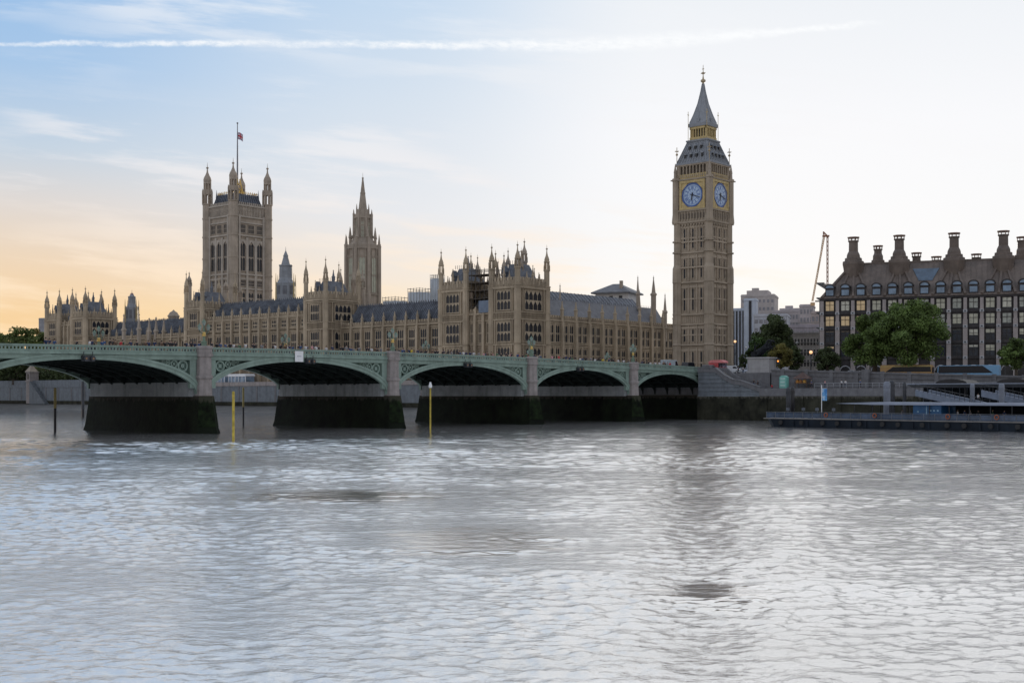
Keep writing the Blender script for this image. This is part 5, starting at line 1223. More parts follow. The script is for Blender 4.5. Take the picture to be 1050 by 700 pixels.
def gangway(px0, py0, D0, px1, py1, D1, label):
    X0, _ = at(px0, D0); X1, _ = at(px1, D1); z0, z1 = zat(py0, D0), zat(py1, D1); L_ = math.hypot(X1 - X0, D1 - D0); a = atan2(D1 - D0, X1 - X0)
    r = thing('gangway', label, 'gangway', (X0, D0, z0), a, 'sloping gangways of the floating pier'); sl = (z1 - z0) / L_
    for y in (-1.3, 1.3):
        mb = MB(); mb.prism([(0, -.9), (L_, sl * L_ - .9), (L_, sl * L_ + .1), (0, .3)], y - .12, y + .12); mb.build('side_beam', mat('gangway_grey', (.17, .20, .26), .6, .15, .5), r)
    mb = MB(); mb.prism([(0, -.85), (L_, sl * L_ - .85), (L_, sl * L_ - .7), (0, -.7)], -1.18, 1.18)
    mb.build('walkway', IRON, r)
    mb = MB(); n_ = 14
    for i in range(n_ + 1):
        x = L_ * i / n_; mb.tube((x, -1.45, sl * x + .1), (x, -1.45, sl * x + 1.2), .05, 4)
    mb.tube((0, -1.45, 1.35), (L_, -1.45, sl * L_ + 1.2), .05, 4); mb.build('handrail', IRON, r)
gangway(946, 401.0, 244, 1014, 415.5, 211, 'pale sloping gangway reaching down to the pier just right of the blue kiosk')
gangway(1014, 401.5, 232, 1078, 414.5, 206, 'second pale sloping gangway at the right edge of the photo')
X, D = at(930, 262)
cn = thing('landing_canopy', 'dark flat canopy with pointed left end over the gangway heads', 'canopy', (*at(934, 251), 0), radians(-44))
mb = MB(); mb.plan([(0, 1), (4, -2), (36, -2), (36, 5), (0, 5)], 7.3, 7.9, 0, [(-1.2, .5), (3, -2.5), (36, -2.5), (36, 5), (-1.2, 5)]); mb.plan([(-1.2, .5), (3, -2.5), (36, -2.5), (36, 5), (-1.2, 5)], 7.9, 8.05, 1)
mb.build('roof', [IRON, ROOFP], cn)
mb = MB()
for x in (3, 10, 18, 27): mb.tube((x, 2.5, 1), (x, 2.5, 7.4), .22, 8)
mb.build('legs', IRON, cn)
mb = MB(); mb.box(.5, 36, 4.2, 4.4, 2.5, 7.28); mb.box(.5, 36, 1, 4.2, 2.2, 2.5); mb.build('canopy_shade_sheet', mat('shade_black', (0, 0, 0)), cn)  # added dark sheet stands in for the deep shade under the canopy
mb = MB()
for q in range(24): mb.box(.6 + q * 1.5, .7 + q * 1.5, 4.05, 4.19, 2.5, 7.28)
mb.box(.5, 36, 4.05, 4.19, 4.9, 5.0); mb.build('shade_sheet_bars', mat('dull_rail', (0, 0, 0)), cn)  # bars dividing the added dark sheet
mb = MB()
for c in (9, 21): mb.add([(c + 3.2 * cos(t), 1 + yy, 8.05 + .85 * sin(t)) for yy in (-2.5, 3) for t in np.linspace(0, pi, 9)], [(i, i + 1, 10 + i, 9 + i) for i in range(8)] + [tuple(range(8, -1, -1)), tuple(range(9, 18))])
mb.build('vaults', BLACK, cn)
def pile(px, pyt, D, r_, label, mt, name='mooring_pile', cap=None):
    X, _ = at(px, D); zt_ = zat(pyt, D); r = thing(name, label, 'pile', (X, D, -1)); mb = MB(); mb.lathe(0, 0, [(0, r_), (zt_ + .7, r_ * .98), (zt_ + 1, r_ * .6)], 12); smooth(mb.build('shaft', mt, r))
    mb = MB(); mb.lathe(0, 0, [(1.1, r_ * 1.03), (2.2, r_ * 1.03)], 12); mb.build('weed_band', ALGAE, r)
    mb = MB(); mb.lathe(0, 0, [(zt_ - .2, r_ * 1.06), (zt_ + .3, r_ * 1.06)], 12); mb.build('collar', cap or mt, r)
GREYP = mat('grey_steel_pile', (.17, .19, .23), .5, .2, .6)
pile(808.5, 397, 236, .45, 'left one of two dark timber piles beside the stair foot', IRON); pile(812.5, 396.5, 238, .42, 'right one of two dark timber piles beside the stair foot', BLACK)
pile(909.5, 391, 232, .62, 'grey steel pile in front of the embankment wall left of the canopy', GREYP); pile(914.5, 390, 240, .55, 'dark pile immediately right of the grey steel pile', IRON)
pile(927.5, 392, 246, .35, 'thin dark pile at the pointed end of the canopy', IRON)
pile(997, 393, 222, .38, 'grey pile rising through the pier roof near the first gangway', GREYP); pile(1027, 393, 217, .48, 'thick grey pile near the right edge of the photo', GREYP)
# banner on a mast
k = tpx(842.5)
r = thing('banner_mast', 'tall white mast with a hanging blue and white banner on the pier', 'banner', (PO[0] + pT[0] * k, PO[1] + pT[1] * k, 1.63), -.1)
mb = MB(); mb.tube((0, 0, 0), (0, 0, 6.0), .07, 6); mb.tube((0, 0, 5.4), (1.0, 0, 5.4), .03, 4); mb.build('mast', WHITE, r)
m = bpy.data.materials.new('banner_cloth'); m.use_nodes = True; t = NT(m.node_tree); t.l.new(t.ramp(t.noise(t.new('ShaderNodeTexCoord').outputs['Object'], .9, 2), [(.35, (.03, .16, .42)), (.5, (.10, .32, .60)), (.62, (.55, .65, .72))]), t.n['Principled BSDF'].inputs['Base Color'])
mb = MB(); mb.box(.1, .95, -.02, .02, 3.2, 5.36); mb.build('cloth', m, r)

# marker posts standing in the river
def post(px, pyt, D, r_, label, top, lower, split, lean=0, beacon=False):
    X, _ = at(px, D); zt_ = zat(pyt, D); r = thing('marker_post', label, 'marker post', (X, D, -1)); mb = MB(); zs_ = split * (zt_ + 1)
    mb.lathe(0, 0, [(0, r_), (zs_, r_)], 10); mb.build('lower_shaft', lower, r)
    mb = MB(); mb.lathe(0, 0, [(zs_, r_ * 1.05), (zt_ + .9, r_ * 1.05), (zt_ + 1, r_ * .7)], 10); mb.build('painted_top', top, r)
    if beacon: mb = MB(); mb.lathe(0, 0, [(zt_ + 1, .25), (zt_ + 1.3, .3), (zt_ + 1.9, .12)], 8); mb.build('beacon', WHITE, r)
    return r
post(239.3, 401, 163, .16, 'thick bright yellow post in the water right of the leftmost bridge pier', YELLOW, YELLOW, .12)
mb = MB()
post(249.5, 397, 240, .17, 'thin dull yellow post standing behind the thick bright yellow post', mat('dull_yellow', (.38, .31, .12), .6, .1, 1), IRON, .55)
post(56.5, 397.5, 198, .2, 'yellow topped dark post in the water under the left arch', mat('dull_yellow', (0, 0, 0)), IRON, .6)
post(85, 390.5, 330, .36, 'dark post close to the palace river wall under the left arch', IRON, BLACK, .3)
post(441.3, 397.5, 198, .12, 'slender yellow post with white beacon before the third arch', YELLOW, IRON, .06, beacon=True)

# ------------------------------------------------------------------ quay things
def qpos(px, y): # point on the quay seen in this picture column
    k = (px - 525) / F; bx, by = P0[0] + y * WX, P0[1] + y * WY; t_ = (k * by - bx) / (NX - k * NY); return bx + t_ * NX, by + t_ * NY, t_
X, D, tq = qpos(804, -4); r = thing('ticket_kiosk', 'small mint green kiosk with rounded top beside the stair foot', 'kiosk', (X, D, 7.36), PHI)
MINT = mat('mint_paint', (.16, .42, .36), .5, .1, .8)
mb = MB(); mb.box(-.85, .85, -.6, .6, 0, 2.3); mb.prism([(.85 * cos(t), 2.3 + .55 * sin(t)) for t in np.linspace(0, pi, 9)], -.6, .6); mb.build('body', MINT, r)
for k in range(3): mb = MB(); mb.box(-.6, .6, -.66, -.605, .35 + k * .75, .85 + k * .75); mb.build('panel', mat('pale_mint', (.35, .55, .50), .5, .1, 1), r)
X, D, tq = qpos(823, -2); r = thing('heaped_stall', 'brown and orange covered stall against the embankment wall', 'stall', (X, D, 7.36), PHI)
mb = MB(); mb.box(-1.6, 1.6, -1, 1, 1.0, 1.15); 
for e in (-1.4, 1.4):
    for f in (-.8, .8): mb.tube((e, f, 0), (e, f, 2.2), .06, 5)
mb.build('frame', mat('stall_wood', (.13, .08, .05), .8, .2, 1), r)
mb = MB(); mb.add([(-2, -1.2, 2.1), (2, -1.2, 2.1), (2, 1.2, 2.1), (-2, 1.2, 2.1), (0, 0, 3.6)], [(0, 1, 4), (1, 2, 4), (2, 3, 4), (3, 0, 4), (3, 2, 1, 0)]); mb.build('roof', mat('dark_canvas', (.10, .06, .05), .8, .2, 1), r)
for k, (x, c) in enumerate(((-1, (.45, .20, .04)), (-.2, (.30, .13, .04)), (.7, (.5, .28, .06)))): mb = MB(); mb.lathe(x, -.5, [(1.15, .35), (1.6, .42), (1.9, .2)], 7); mb.build('goods', mat('goods_%s' % ['orange', 'brown', 'amber'][k], c, .7, .1, 1), r)

# lamp posts with round lights
def lamp_post(px, py, D, label, hgt, lit=False, r_=.33):
    X, _ = at(px, D); z = zat(py, D); r = thing('lamp_post', label, 'lamp post', (X, D, z - hgt), 0, 'round lamps along the street'); mb = MB()
    mb.lathe(0, 0, [(0, .3), (.7, .26), (.75, .14), (hgt * .5, .1), (hgt * .5 + .05, .16), (hgt - r_, .08)], 8); mb.box(-.45, .45, -.04, .04, hgt - 1.1, hgt - 1.02); mb.build('post', IRON, r)
    mb = MB(); mb.ball((0, 0, hgt), r_, 10); gl = MATS['lamp_globe_lit'] if lit else MATS['lamp_globe']; g_ = smooth(mb.build('globe', gl, r)); mb = MB(); mb.lathe(0, 0, [(hgt + r_ * .9, .12), (hgt + r_ * 1.5, .02)], 6); mb.build('finial', IRON, r)
mat('lamp_globe', (.62, .62, .60), .3, .03, 1); mat('lamp_globe_lit', (.8, .6, .4), .3, .03, 1, emit=(lin((255, 190, 130)), 1.1))
lamp_post(753.7, 350, 330, 'lit round street lamp just right of the clock tower', 7.2, True); lamp_post(817.3, 351.5, 350, 'pale round street lamp in front of the scaffolded terrace', 8)
lamp_post(831.5, 361, 300, 'bright round street lamp right of the round tree', 5.6, True, .4); lamp_post(892, 361.5, 300, 'orange lit round lamp under the big tree', 5.4, True, .4)
lamp_post(765, 356, 420, 'slim pale lamp by the slab block', 9); lamp_post(1030.5, 367, 268, 'pale lamp post at the right edge tree', 4.5); lamp_post(878, 349, 300, 'pale round lamp at the left side of the big tree', 8)
X, D = at(797.5, 296); r = thing('traffic_light', 'traffic light glowing orange right of the statue block', 'traffic light', (X, D, gz(17) - .3)); mb = MB(); mb.tube((0, 0, 0), (0, 0, 3.4), .07, 6); mb.box(-.35, .35, -.25, .1, 2.4, 3.8); mb.build('body', IRON, r)
for k, c in enumerate((None, 'on', None)): mb = MB(); mb.tube((0, -.24, 2.7 + k * .42), (0, -.32, 2.7 + k * .42), .2, 10); mb.build('lens', mat('orange_signal', (.8, .3, .05), .3, .05, 1, emit=((1, .30, .04), 1.6)) if c else BLACK, r)

# ------------------------------------------------------------------ vehicles
def vehicle(name, label, cat, loc, rz, col, kind='car', group=None, L=4.5, W=1.8, H=1.5):
    r = thing(name, label, cat, loc, rz, group); paint = mat('paint_' + '_'.join('%02d' % int(c * 99) for c in col), col, .3, .05, 1)
    gl = mat('vehicle_glass', (.012, .014, .02), .2, .1, 1, spec=.25); h = L / 2
    if kind == 'car': body = [(-h, .35), (h, .35), (h, .75), (h - .25, .92), (h * .45, 1.02), (h * .1, H), (-h * .55, H), (-h * .92, 1.0), (-h, .85)]; wins = [[(h * .38, 1.03), (h * .08, H - .08), (-h * .5, H - .08), (-h * .78, 1.03)]]
    elif kind == 'cab': body = [(-h, .35), (h, .35), (h, .85), (h - .2, 1.05), (h * .5, 1.12), (h * .28, H), (-h * .85, H), (-h, 1.2)]; wins = [[(h * .44, 1.15), (h * .24, H - .12), (-h * .78, H - .12), (-h * .9, 1.15)]]
    elif kind == 'van': body = [(-h, .35), (h, .35), (h, 1.05), (h - .55, 1.25), (h - 1.15, H - .05), (h - 1.4, H), (-h, H)]; wins = [[(h - .68, 1.28), (h - 1.2, H - .25), (h - 1.9, H - .25), (h - 1.9, 1.28)]]
    else: body = [(-h, .4), (h, .4), (h, H - .5), (h - .35, H), (-h + .1, H), (-h, H - .3)]; wins = [[(-h + 1.2, H * .46), (h - .15, H * .46), (h - .30, H - .12), (-h + 3.4, H - .12)]]
    mb = MB(); mb.prism(body, -W / 2, W / 2); bo = mb.build('body', paint, r); bv = bo.modifiers.new('b', 'BEVEL'); bv.width = .07; bv.segments = 2
    for wpoly in wins:
        mb = MB(); mb.prism(wpoly, -W / 2 - .012, W / 2 + .012); wo = mb.build('side_windows', gl, r)
    mb = MB()
    if kind in ('car', 'cab'): a, b_ = body[4], body[5]
    elif kind == 'van': a, b_ = body[3], body[4]
    else: a, b_ = (h + .01, H * .4), (h + .01, H - .55)
    mb.add([(a[0] + .02, -W * .42, a[1] + .04), (a[0] + .02, W * .42, a[1] + .04), (b_[0] + .03, W * .40, b_[1] - .02), (b_[0] + .03, -W * .40, b_[1] - .02)], [(0, 1, 2, 3)]); mb.build('windscreen', gl, r)
    wx = (h * .62, -h * .62)
    for x in wx:
        for e in (-1, 1):
            mb = MB(); mb.tube((x, e * (W / 2 - .2), .34), (x, e * (W / 2 + .02), .34), .34, 14, 0); mb.tube((x, e * (W / 2 + .02), .34), (x, e * (W / 2 + .035), .34), .2, 10, 1); mb.build('wheel', [RUBBER, mat('wheel_rim', (.35, .35, .36), .4, .1, 1, metal=.6)], r)
    for e in (-1, 1): mb = MB(); mb.box(h - .02, h + .03, e * W * .33 - .15, e * W * .33 + .15, .62, .8); mb.build('headlight', WHITE, r)
    for e in (-1, 1): mb = MB(); mb.box(-h - .02, -h + .03, e * W * .36 - .1, e * W * .36 + .1, .7, .95); mb.build('tail_light', mat('tail_red', (.35, .02, .02), .3, .05, 1), r)
    return r
bz = lambda s_: ZP(s_) - 1.03
AL = PHI + pi / 2                     # along the bridge, heading west
for (px, off_, kind, col, L_, H_, lab, cat, nm) in ((697, 6, 'van', (.36, .42, .46), 5.4, 2.6, 'pale grey blue van on the bridge before the clock tower', 'van', 'van'), (709, 9, 'cab', (.012, .012, .014), 4.9, 2.5, 'black cab nose to tail behind the pale van on the bridge', 'taxi', 'taxi'), (719, 6.5, 'cab', (.02, .02, .024), 4.6, 2.4, 'dark people carrier at the end of the bridge parapet', 'car', 'car')):
    s_ = (724 - px) / (4.11 - .0025 * px) ; vehicle(nm, lab, cat, (*site(-off_, -s_ + 5), bz(max(s_, 0)) - .05), AL, col, kind, None, L_, 1.9, H_)
for (px, D, kind, col, L_, H_, lab, cat, nm, rz) in ((751, 318, 'van', (.5, .52, .54), 4.6, 2.0, 'white van right of the red kiosk beyond the bridge end', 'van', 'van', PHI + .2), (761, 320, 'car', (.55, .60, .68), 4.3, 1.5, 'pale blue car in the traffic left of the statue block', 'car', 'car', PHI + .3), (767, 328, 'car', (.5, .5, .5), 4.2, 1.5, 'silver car half hidden behind the statue block', 'car', 'car', PHI),
    (876, 300, 'car', (.55, .60, .66), 3.9, 1.45, 'left pale car parked by the office arches', 'car', 'car', PHI), (886, 298, 'car', (.58, .62, .68), 3.9, 1.45, 'right pale car parked by the office arches', 'car', 'car', PHI)):
    X, _ = at(px, D); sx, sy = to_site(X, D); vehicle(nm, lab, cat, (X, D, gz(sx) - .33), rz, col, kind, None, L_, 1.8, H_)
X, D = at(993.5, 281); sx, sy = to_site(X, D)
vehicle('coach', 'light blue coach with black upper windows parked behind the embankment wall', 'coach', (X, D, gz(sx) - .3), PHI + pi + .18, (.17, .36, .56), 'coach', None, 13.0, 2.5, 3.2)
# open topped yellow bus in the shade of the big tree
X, D = at(930, 289); sx, sy = to_site(X, D)
r = vehicle('open_top_bus', 'yellow and orange banded low bus parked in the shade under the big tree', 'bus', (X, D, gz(sx) - .3), PHI + .18, (.42, .25, .09), 'coach', None, 11.5, 2.5, 3.0)
mb = MB(); mb.box(-5.6, 5.6, -1.29, 1.29, 2.55, 2.75); mb.build('yellow_band', mat('bus_yellow', (.55, .42, .15), .5, .1, 1), r)
# red kiosk at the bridge end
r = thing('souvenir_kiosk', 'red and pink canopied souvenir kiosk at the head of the river stairs', 'kiosk', (*site(1.5, 3.0), 11.15), PHI)
REDC = mat('red_canvas', (.50, .075, .08), .7, .12, 1.2); mb = MB(); mb.box(-2.0, 2.0, -.9, .9, 0, 1.3); mb.box(-2.0, .6, -1.0, -.9, 0, 2.34); mb.build('counter', REDC, r)
mb = MB(); mb.prism([(-2.2, 2.35), (2.2, 2.35), (2.0, 2.7), (1.2, 3.05), (-1.2, 3.05), (-2.0, 2.7)], -1.1, 1.1); mb.build('canopy', mat('pink_canvas', (.62, .20, .20), .7, .15, 1.2), r)
mb = MB(); mb.box(-1.9, 1.9, .2, .8, 1.31, 2.3)
for k in range(5): mb.box(-1.7 + k * .8, -1.3 + k * .8, -.5, .1, 1.31, 1.7 + .1 * (k % 3))
mb.build('goods', mat('mixed_goods', (.45, .15, .15), .7, .5, 2.5, col2=(.25, .3, .4)), r)

# ------------------------------------------------------------------ trees
def tree(name, label, loc, H_, R_, base, nleaf, leaf, col, seed, sq=1.0, cat='tree', group=None, clumps=54, top=1.0, trunk=True):
    rng = np.random.default_rng(seed); r = thing(name, label, cat, loc, rng.random() * 3, group)
    ch = H_ - base; cz = base + ch * .5
    pts = []
    while len(pts) < clumps:
        p = rng.uniform(-1, 1, 3); q = np.linalg.norm(p)
        if q > 1 or q < .35: continue
        wz = 1 - .35 * max(0, p[2]) * top; pts.append((p[0] * R_ * .82 * wz, p[1] * R_ * .82 * wz * sq, cz + p[2] * ch * .43))
    pts = np.array(pts); cr_ = R_ * rng.uniform(.15, .31, len(pts))
    idx = rng.integers(0, len(pts), nleaf); d = rng.normal(size=(nleaf, 3)); d /= np.linalg.norm(d, axis=1)[:, None]
    rad = rng.random(nleaf) ** .45; c = pts[idx] + d * (cr_[idx] * rad)[:, None] * np.array([1, 1, .8])
    u = rng.normal(size=(nleaf, 3)) + np.array([0, 0, 0.0]); u /= np.linalg.norm(u, axis=1)[:, None]; v = np.cross(u, d + rng.normal(size=(nleaf, 3)) * .6); v /= np.linalg.norm(v, axis=1)[:, None] + 1e-6
    s_ = leaf * rng.uniform(.6, 1.3, nleaf)[:, None]; u = u * s_; v = v * s_ * .7
    V = np.empty((nleaf, 4, 3)); V[:, 0] = c - u; V[:, 1] = c - v; V[:, 2] = c + u; V[:, 3] = c + v
    me = bpy.data.meshes.new('crown'); me.vertices.add(nleaf * 4); me.vertices.foreach_set('co', V.ravel()); me.loops.add(nleaf * 4); me.loops.foreach_set('vertex_index', np.arange(nleaf * 4)); me.polygons.add(nleaf); me.polygons.foreach_set('loop_start', np.arange(nleaf) * 4); me.update(); me.validate()
    me.materials.append(col); put(me, 'crown', r)
    if trunk:
        mb = MB(); tr = R_ * .055 + .12; mb.lathe(0, 0, [(-.3, tr * 1.5), (.5, tr * 1.1), (base + ch * .3, tr * .7), (base + ch * .6, tr * .25)], 8)
        for k in range(0, len(pts), 4):
            p = pts[k]; z0 = base * .8 + rng.random() * ch * .3; mb.tube((0, 0, z0), tuple(p), tr * .35, 5, 0, .05)
        mb.build('trunk', mat('bark', (.07, .055, .04), .9, .2, 1), r)
    return r
def leafm(name, c): 
    m_ = mat(name, c, .6, .45, .45, col2=tuple(min(1, x * 1.9) for x in c), spec=.3)
    if not m_.get('tr'):
        m_['tr'] = 1; t = NT(m_.node_tree); b = t.n['Principled BSDF']; o = [n for n in t.n if n.type == 'OUTPUT_MATERIAL'][0]
        tr = t.new('ShaderNodeBsdfTranslucent'); src = b.inputs['Base Color'].links[0].from_socket; t.l.new(src, tr.inputs[0]); mx = t.new('ShaderNodeMixShader'); mx.inputs[0].default_value = .35; t.l.new(b.outputs[0], mx.inputs[1]); t.l.new(tr.outputs[0], mx.inputs[2]); t.l.new(mx.outputs[0], o.inputs[0])
    return m_
LG = leafm('plane_leaves', (.11, .16, .045)); LG2 = leafm('dull_leaves', (.07, .092, .038)); LG3 = leafm('autumn_leaves', (.15, .135, .04)); LG4 = leafm('garden_leaves', (.11, .145, .045))
def tp(px, D): X, _ = at(px, D); sx, sy = to_site(X, D); return (X, D, gz(sx) - .35)
tree('plane_tree', 'biggest tree, broad dark green crown in front of the office block, right half', tp(935, 288), zat(305, 288) - 9.3, 9.6, 2.8, 34000, .30, LG, 11, clumps=80)
tree('plane_tree', 'left lobe tree of the big green mass before the chimneyed office block', tp(897, 294), zat(320, 294) - 9.6, 8.0, 2.8, 22000, .30, LG, 12, clumps=50)
tree('round_tree', 'rounded dull green tree rising behind the chariot statue', tp(794, 345), zat(321, 345) - 10.6, 7.0, 1.8, 17000, .30, LG2, 13, top=.4)
tree('round_tree', 'lower dark tree at the left behind the chariot statue', tp(777, 330), zat(344, 330) - 10.6, 3.6, 1.0, 7000, .26, leafm('dark_garden_leaves', (.06, .10, .032)), 14)
tree('yellowing_tree', 'yellow green tree to the right of the chariot statue', tp(801, 312), zat(350, 312) - 10.6, 3.5, .8, 8000, .24, LG3, 15)
tree('small_tree', 'small dark tree right of the yellowing tree', tp(814, 322), zat(354, 322) - 10.6, 3.0, .8, 5000, .24, LG2, 16)
tree('small_tree', 'low dark bushy tree at the left foot of the office block', tp(848, 318), zat(357, 318) - 10.2, 3.8, 1.0, 6500, .25, LG2, 17)
tree('bush', 'low dark bush left of the statue block beside the slab', tp(762, 335), zat(362, 335) - 10.8, 1.6, .4, 2000, .2, LG2, 18, trunk=True)
tree('street_tree', 'dark tree cut by the right edge of the photo', tp(1042, 262), zat(346, 262) - 9.0, 4.0, 2.6, 9000, .26, LG, 19)
for i, (px, D, py, R_, col, lb) in enumerate(((-18, 560, 327, 12, LG4, 'leftmost tall garden tree beyond the palace at the photo edge'), (6, 600, 333, 11, LG4, 'second garden tree from the left beyond the palace'), (24, 570, 330, 10, LG4, 'garden tree with high rounded crown left of the south pavilion'), (40, 640, 329, 9, LG3, 'yellowish garden tree close to the south pavilion'), (44, 590, 338, 8, LG4, 'low garden tree touching the south pavilion'), (-4, 520, 352, 8, LG2, 'dark low tree seen under the left arch at the photo edge'), (14, 545, 350, 8, LG2, 'dark tree seen under the left arch above the river wall'))):
    X, _ = at(px, D); tree('garden_tree', lb, (X, D, 10.5), zat(py, D) - 10.5, R_, .2, 11000, .5, col, 30 + i, group='trees in the riverside garden')
for i, (px, D, py, R_, lb) in enumerate(((119, 640, 322, 6, 'tree crown peeping over the roof right of the south pavilion'), (627, 520, 311, 4.2, 'yellow green tree crown between the roofs left of the clock tower'))):
    X, _ = at(px, D); tree('courtyard_tree', lb, (X, D, 10), zat(py, D) - 10, R_, 6, 5000, .4, LG3, 50 + i)

# ------------------------------------------------------------------ people
def person_kit():
    kits = []
    for pose in range(3):
        w_ = (.0, .22, -.16)[pose]; a = (.05, .25, -.2)[pose]
        V = [(0, 0, .92), (0, 0, 1.12), (0, 0, 1.34), (0, 0, 1.48), (0, .01, 1.60), (0, .02, 1.70), (-.17, 0, 1.40), (-.22, a * .5, 1.14), (-.23, a + .06, .90), (.17, 0, 1.40), (.22, -a * .5, 1.14), (.23, -a + .06, .90), (-.09, 0, .86), (-.10, w_, .48), (-.10, w_ * .9 - .05, .09), (-.10, w_ * .9 + .12, .04), (.09, 0, .86), (.10, -w_, .48), (.10, -w_ * .9 - .05, .09), (.10, -w_ * .9 + .12, .04)]
        E = [(0, 1), (1, 2), (2, 3), (3, 4), (4, 5), (2, 6), (6, 7), (7, 8), (2, 9), (9, 10), (10, 11), (0, 12), (12, 13), (13, 14), (14, 15), (0, 16), (16, 17), (17, 18), (18, 19)]
        R_ = [.13, .12, .15, .055, .095, .085, .06, .045, .035, .06, .045, .035, .09, .06, .045, .035, .09, .06, .045, .035]
        body = skin(V, E, R_); 
        tv = [0, 1, 2, 6, 7, 9, 10, 12, 16]; mp = {v: i for i, v in enumerate(tv)}
        jacket = skin([V[i] for i in tv], [(mp[a_], mp[b_]) for a_, b_ in E if a_ in mp and b_ in mp], [R_[i] + .035 for i in tv])
        tv = [0, 12, 13, 14, 16, 17, 18]; mp = {v: i for i, v in enumerate(tv)}
        trs = skin([V[i] for i in tv], [(mp[a_], mp[b_]) for a_, b_ in E if a_ in mp and b_ in mp], [R_[i] + .02 for i in tv])
        mb = MB(); mb.ball((0, -.02, 1.685), .115, 8, sz=.95); hair = mb.mesh('hair', MATS['hair_dark'])
        kits.append((body, jacket, trs, hair))
    return kits
mat('hair_dark', (.03, .02, .015), .8, .2, 2); HL = mat('hair_light', (.25, .17, .09), .8, .2, 2)
KITS = person_kit()
JC = {'black': (.02, .02, .024), 'navy': (.02, .035, .09), 'white': (.6, .6, .6), 'red': (.5, .03, .04), 'grey': (.2, .2, .21), 'blue': (.035, .08, .19), 'pink': (.55, .28, .3), 'brown': (.13, .08, .05), 'yellow': (.6, .45, .05), 'green': (.05, .13, .07)}
JM = {k: mat('jacket_' + k, v, .85, .1, 3) for k, v in JC.items()}; TM = [mat('trousers_dark', (.03, .032, .045), .9, .1, 3), mat('trousers_blue', (.05, .07, .13), .9, .1, 3)]
PNUM = 0
def person(loc, rz, colr, label, group, sc=1.0):
    global PNUM
    k = KITS[PNUM % 3]; PNUM += 1
    r = put(k[0], 'person', None, loc, rz); r.scale = (sc, sc, sc)
    if not k[0].materials: k[0].materials.append(SKIN)
    tag(r, label, 'person', group)
    for me, nm, mt in ((k[1], 'jacket', JM[colr]), (k[2], 'trousers', TM[PNUM % 2]), (k[3], 'hair', MATS['hair_dark'] if PNUM % 4 else HL)):
        if not me.materials: me.materials.append(mt)
        o = put(me, nm, r); o.material_slots[0].link = 'OBJECT'; o.material_slots[0].material = mt
PX = [(47, 'navy'), (51, 'navy'), (56, 'blue'), (79, 'black'), (92, 'white'), (94, 'navy'), (107, 'blue'), (116, 'black'), (124, 'red'), (169, 'black'), (174, 'black'), (190, 'black'), (196, 'black'), (200, 'navy'), (204, 'blue'), (217, 'black'), (226, 'blue'), (236, 'black'), (246, 'black'), (261, 'black'), (280, 'black'), (294, 'white'), (297, 'navy'), (306, 'black'), (315, 'navy'), (320, 'pink'), (324, 'white'), (349, 'black'), (355, 'grey'), (360, 'blue'), (367, 'black'), (376, 'black'), (381, 'white'), (387, 'black'), (398, 'brown'), (401, 'black'), (409, 'black'), (414, 'navy'), (422, 'yellow'), (432, 'black'), (437, 'black'), (449, 'black'), (454, 'black'), (459, 'black'), (463, 'grey'), (470, 'black'), (475, 'white'), (478, 'navy'), (482, 'navy'), (486, 'white'), (491, 'grey'), (496, 'pink'), (500, 'brown'), (505, 'pink'), (510, 'grey'), (514, 'black'), (519, 'black'), (524, 'pink'), (532, 'red'), (536, 'black'), (541, 'red'), (549, 'black'), (553, 'grey'), (566, 'pink'), (573, 'red'), (578, 'black'), (584, 'navy'), (590, 'black'), (595, 'white'), (601, 'black'), (606, 'grey'), (612, 'black'), (618, 'yellow'), (624, 'navy'), (629, 'black'), (634, 'white'), (640, 'grey'), (652, 'black'), (658, 'navy'), (665, 'black'), (671, 'grey'), (676, 'white'), (682, 'black'), (687, 'red')]
tens = {20: 'twenty', 30: 'thirty', 40: 'forty', 50: 'fifty'}
def ordinal(n):
    o = names_o + ['seventeenth', 'eighteenth', 'nineteenth', 'twentieth']
    return o[n - 1] if n <= 20 else ('thirtieth' if n == 30 else tens[n // 10 * 10] + ' ' + o[n % 10 - 1])
random.seed(12)
for q in range(105, 690, 7):
    PX.append((q + random.uniform(-2.5, 2.5), random.choice(('black', 'black', 'black', 'navy', 'grey', 'brown', 'white', 'green', 'blue'))))
PX.sort()
arch_names = ['fifth arch', 'fourth arch', 'third arch', 'second arch', 'leftmost arch']; cnt = {}
names_o = ['first', 'second', 'third', 'fourth', 'fifth', 'sixth', 'seventh', 'eighth', 'ninth', 'tenth', 'eleventh', 'twelfth', 'thirteenth', 'fourteenth', 'fifteenth', 'sixteenth']
random.seed(5)
for (px, c) in PX:
    u = -random.uniform(1.1, 3.6); ox, oy = P0[0] + u * NX, P0[1] + u * NY; k = (px - 525) / F
    s_ = (ox - k * oy) / (WX - k * WY)
    if s_ < 1 or s_ > 200: continue
    ai = sum(1 for q in S_P[1:] if s_ > q); ai = min(ai, 4); key = (ai, c); cnt[key] = cnt.get(key, 0) + 1
    person((*site(u, -s_), ZP(s_) - 1.03), AL + random.choice((0, pi, pi / 2 * 3, pi / 2 * 3)) - pi / 2 + random.uniform(-.3, .3), c,
           '%s person from the left in %s among the walkers above the %s' % (ordinal(cnt[key]), c, arch_names[ai]), 'people walking on the bridge', random.uniform(1.04, 1.16))
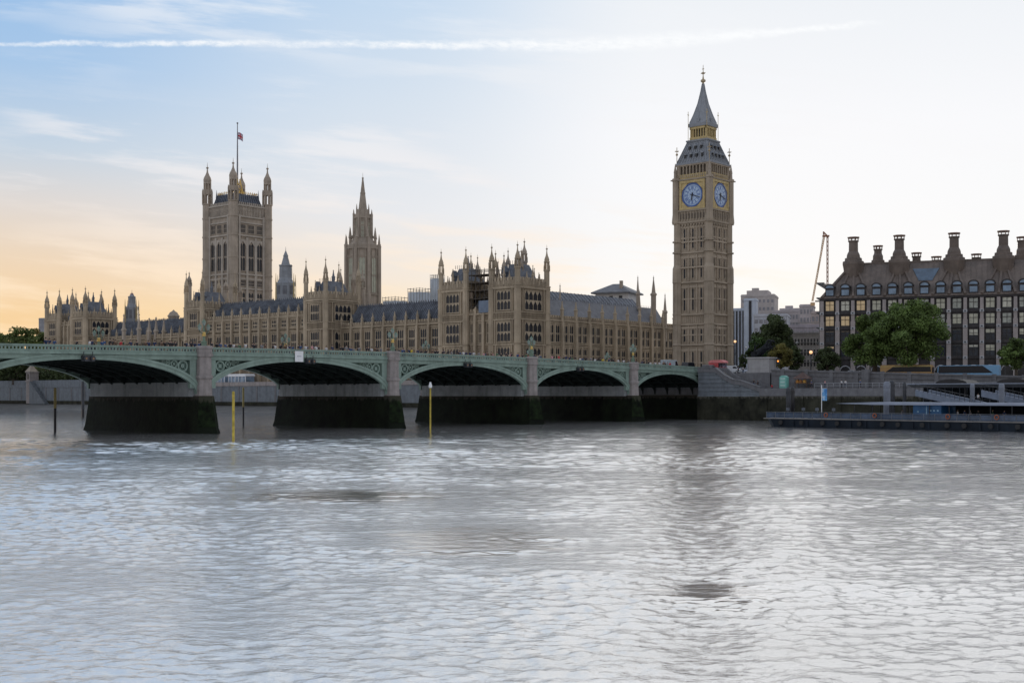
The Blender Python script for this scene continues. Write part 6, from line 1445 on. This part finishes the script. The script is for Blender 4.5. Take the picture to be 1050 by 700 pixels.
for (px, y, c, z, lb) in ((732, -3, 'black', None, 'person in black left of the red kiosk'), (757, 4, 'navy', None, 'person in navy at the head of the stairs'), (762, 4, 'white', None, 'person in white by the traffic left of the statue block'), (770, 4.5, 'red', None, 'person in red close to the statue block'), (773, -2.2, 'black', 's', 'left one of two dark figures descending the stairs'), (777, -2.2, 'black', 's', 'right one of two dark figures descending the stairs'), (791.5, -2.5, 'red', 's', 'person in red at the bottom of the stairs'), (832, -4, 'blue', 'q', 'person in blue on the quay left of the banner'), (846, -4, 'pink', 'q', 'person in pink on the quay right of the banner'), (863, -4, 'white', 'q', 'left person in white at the quay railing'), (867, -4, 'white', 'q', 'middle person in white at the quay railing'), (882, -4, 'blue', 'q', 'person in pale blue at the quay railing')):
    X, D, tq = qpos(px, y); z_ = (gz(tq) - .32 if y > 0 else gz(tq) - .2) if z is None else (ps(tq) - 1.0 if z == 's' else 7.36)
    person((X, D, z_), random.uniform(0, 6), c, lb, 'people on the quay and stairs')
for i, (px, lb) in enumerate(((968, 'person in white standing on the first gangway'), (1003, 'person in white standing right of the grey pile'))):
    X, D = at(px, 243 - i * 20); person((X, D, zat(406.8 - 0 * i, D) - .9 if i == 0 else zat(413.5, D)), 2.0, 'white', lb, 'people on the pier')
for i, px in enumerate((915, 972, 979, 985, 993, 1008, 1020)):
    k = tpx(px); person((PO[0] + pT[0] * k - pT[1] * 3.2, PO[1] + pT[1] * k + pT[0] * 3.2, 1.63), 1.5 * i, ('grey', 'white', 'navy', 'grey', 'black', 'green', 'navy')[i], '%s waiting person from the left under the pier roof, in %s' % (names_o[i], ('grey', 'white', 'navy', 'grey', 'black', 'green', 'navy')[i]), 'people waiting under the pier roof')
# continuous shrubbery behind the river wall at the left, where single plants cannot be told apart
rng = np.random.default_rng(99); n = 16000
c = np.stack([rng.uniform(-420, -272, n) + PX0 * 0, rng.uniform(17, 24, n), 9.2 + rng.random(n) ** .7 * (6.5 + 2 * np.sin(rng.uniform(0, 6, n)))], 1)
u = rng.normal(size=(n, 3)); u /= np.linalg.norm(u, axis=1)[:, None]; v = np.cross(u, rng.normal(size=(n, 3))); v /= np.linalg.norm(v, axis=1)[:, None]
V = np.empty((n, 4, 3)); V[:, 0] = c - u * .6; V[:, 1] = c - v * .4; V[:, 2] = c + u * .6; V[:, 3] = c + v * .4
me = bpy.data.meshes.new('shrubbery'); me.vertices.add(n * 4); me.vertices.foreach_set('co', V.ravel()); me.loops.add(n * 4); me.loops.foreach_set('vertex_index', np.arange(n * 4)); me.polygons.add(n); me.polygons.foreach_set('loop_start', np.arange(n) * 4); me.update(); me.validate(); me.materials.append(LG2)
tag(put(me, 'shrubbery', None, (*P0, 0), PHI), 'dark shrubbery behind the river wall seen under the left arch', 'shrubs', None, 'stuff')
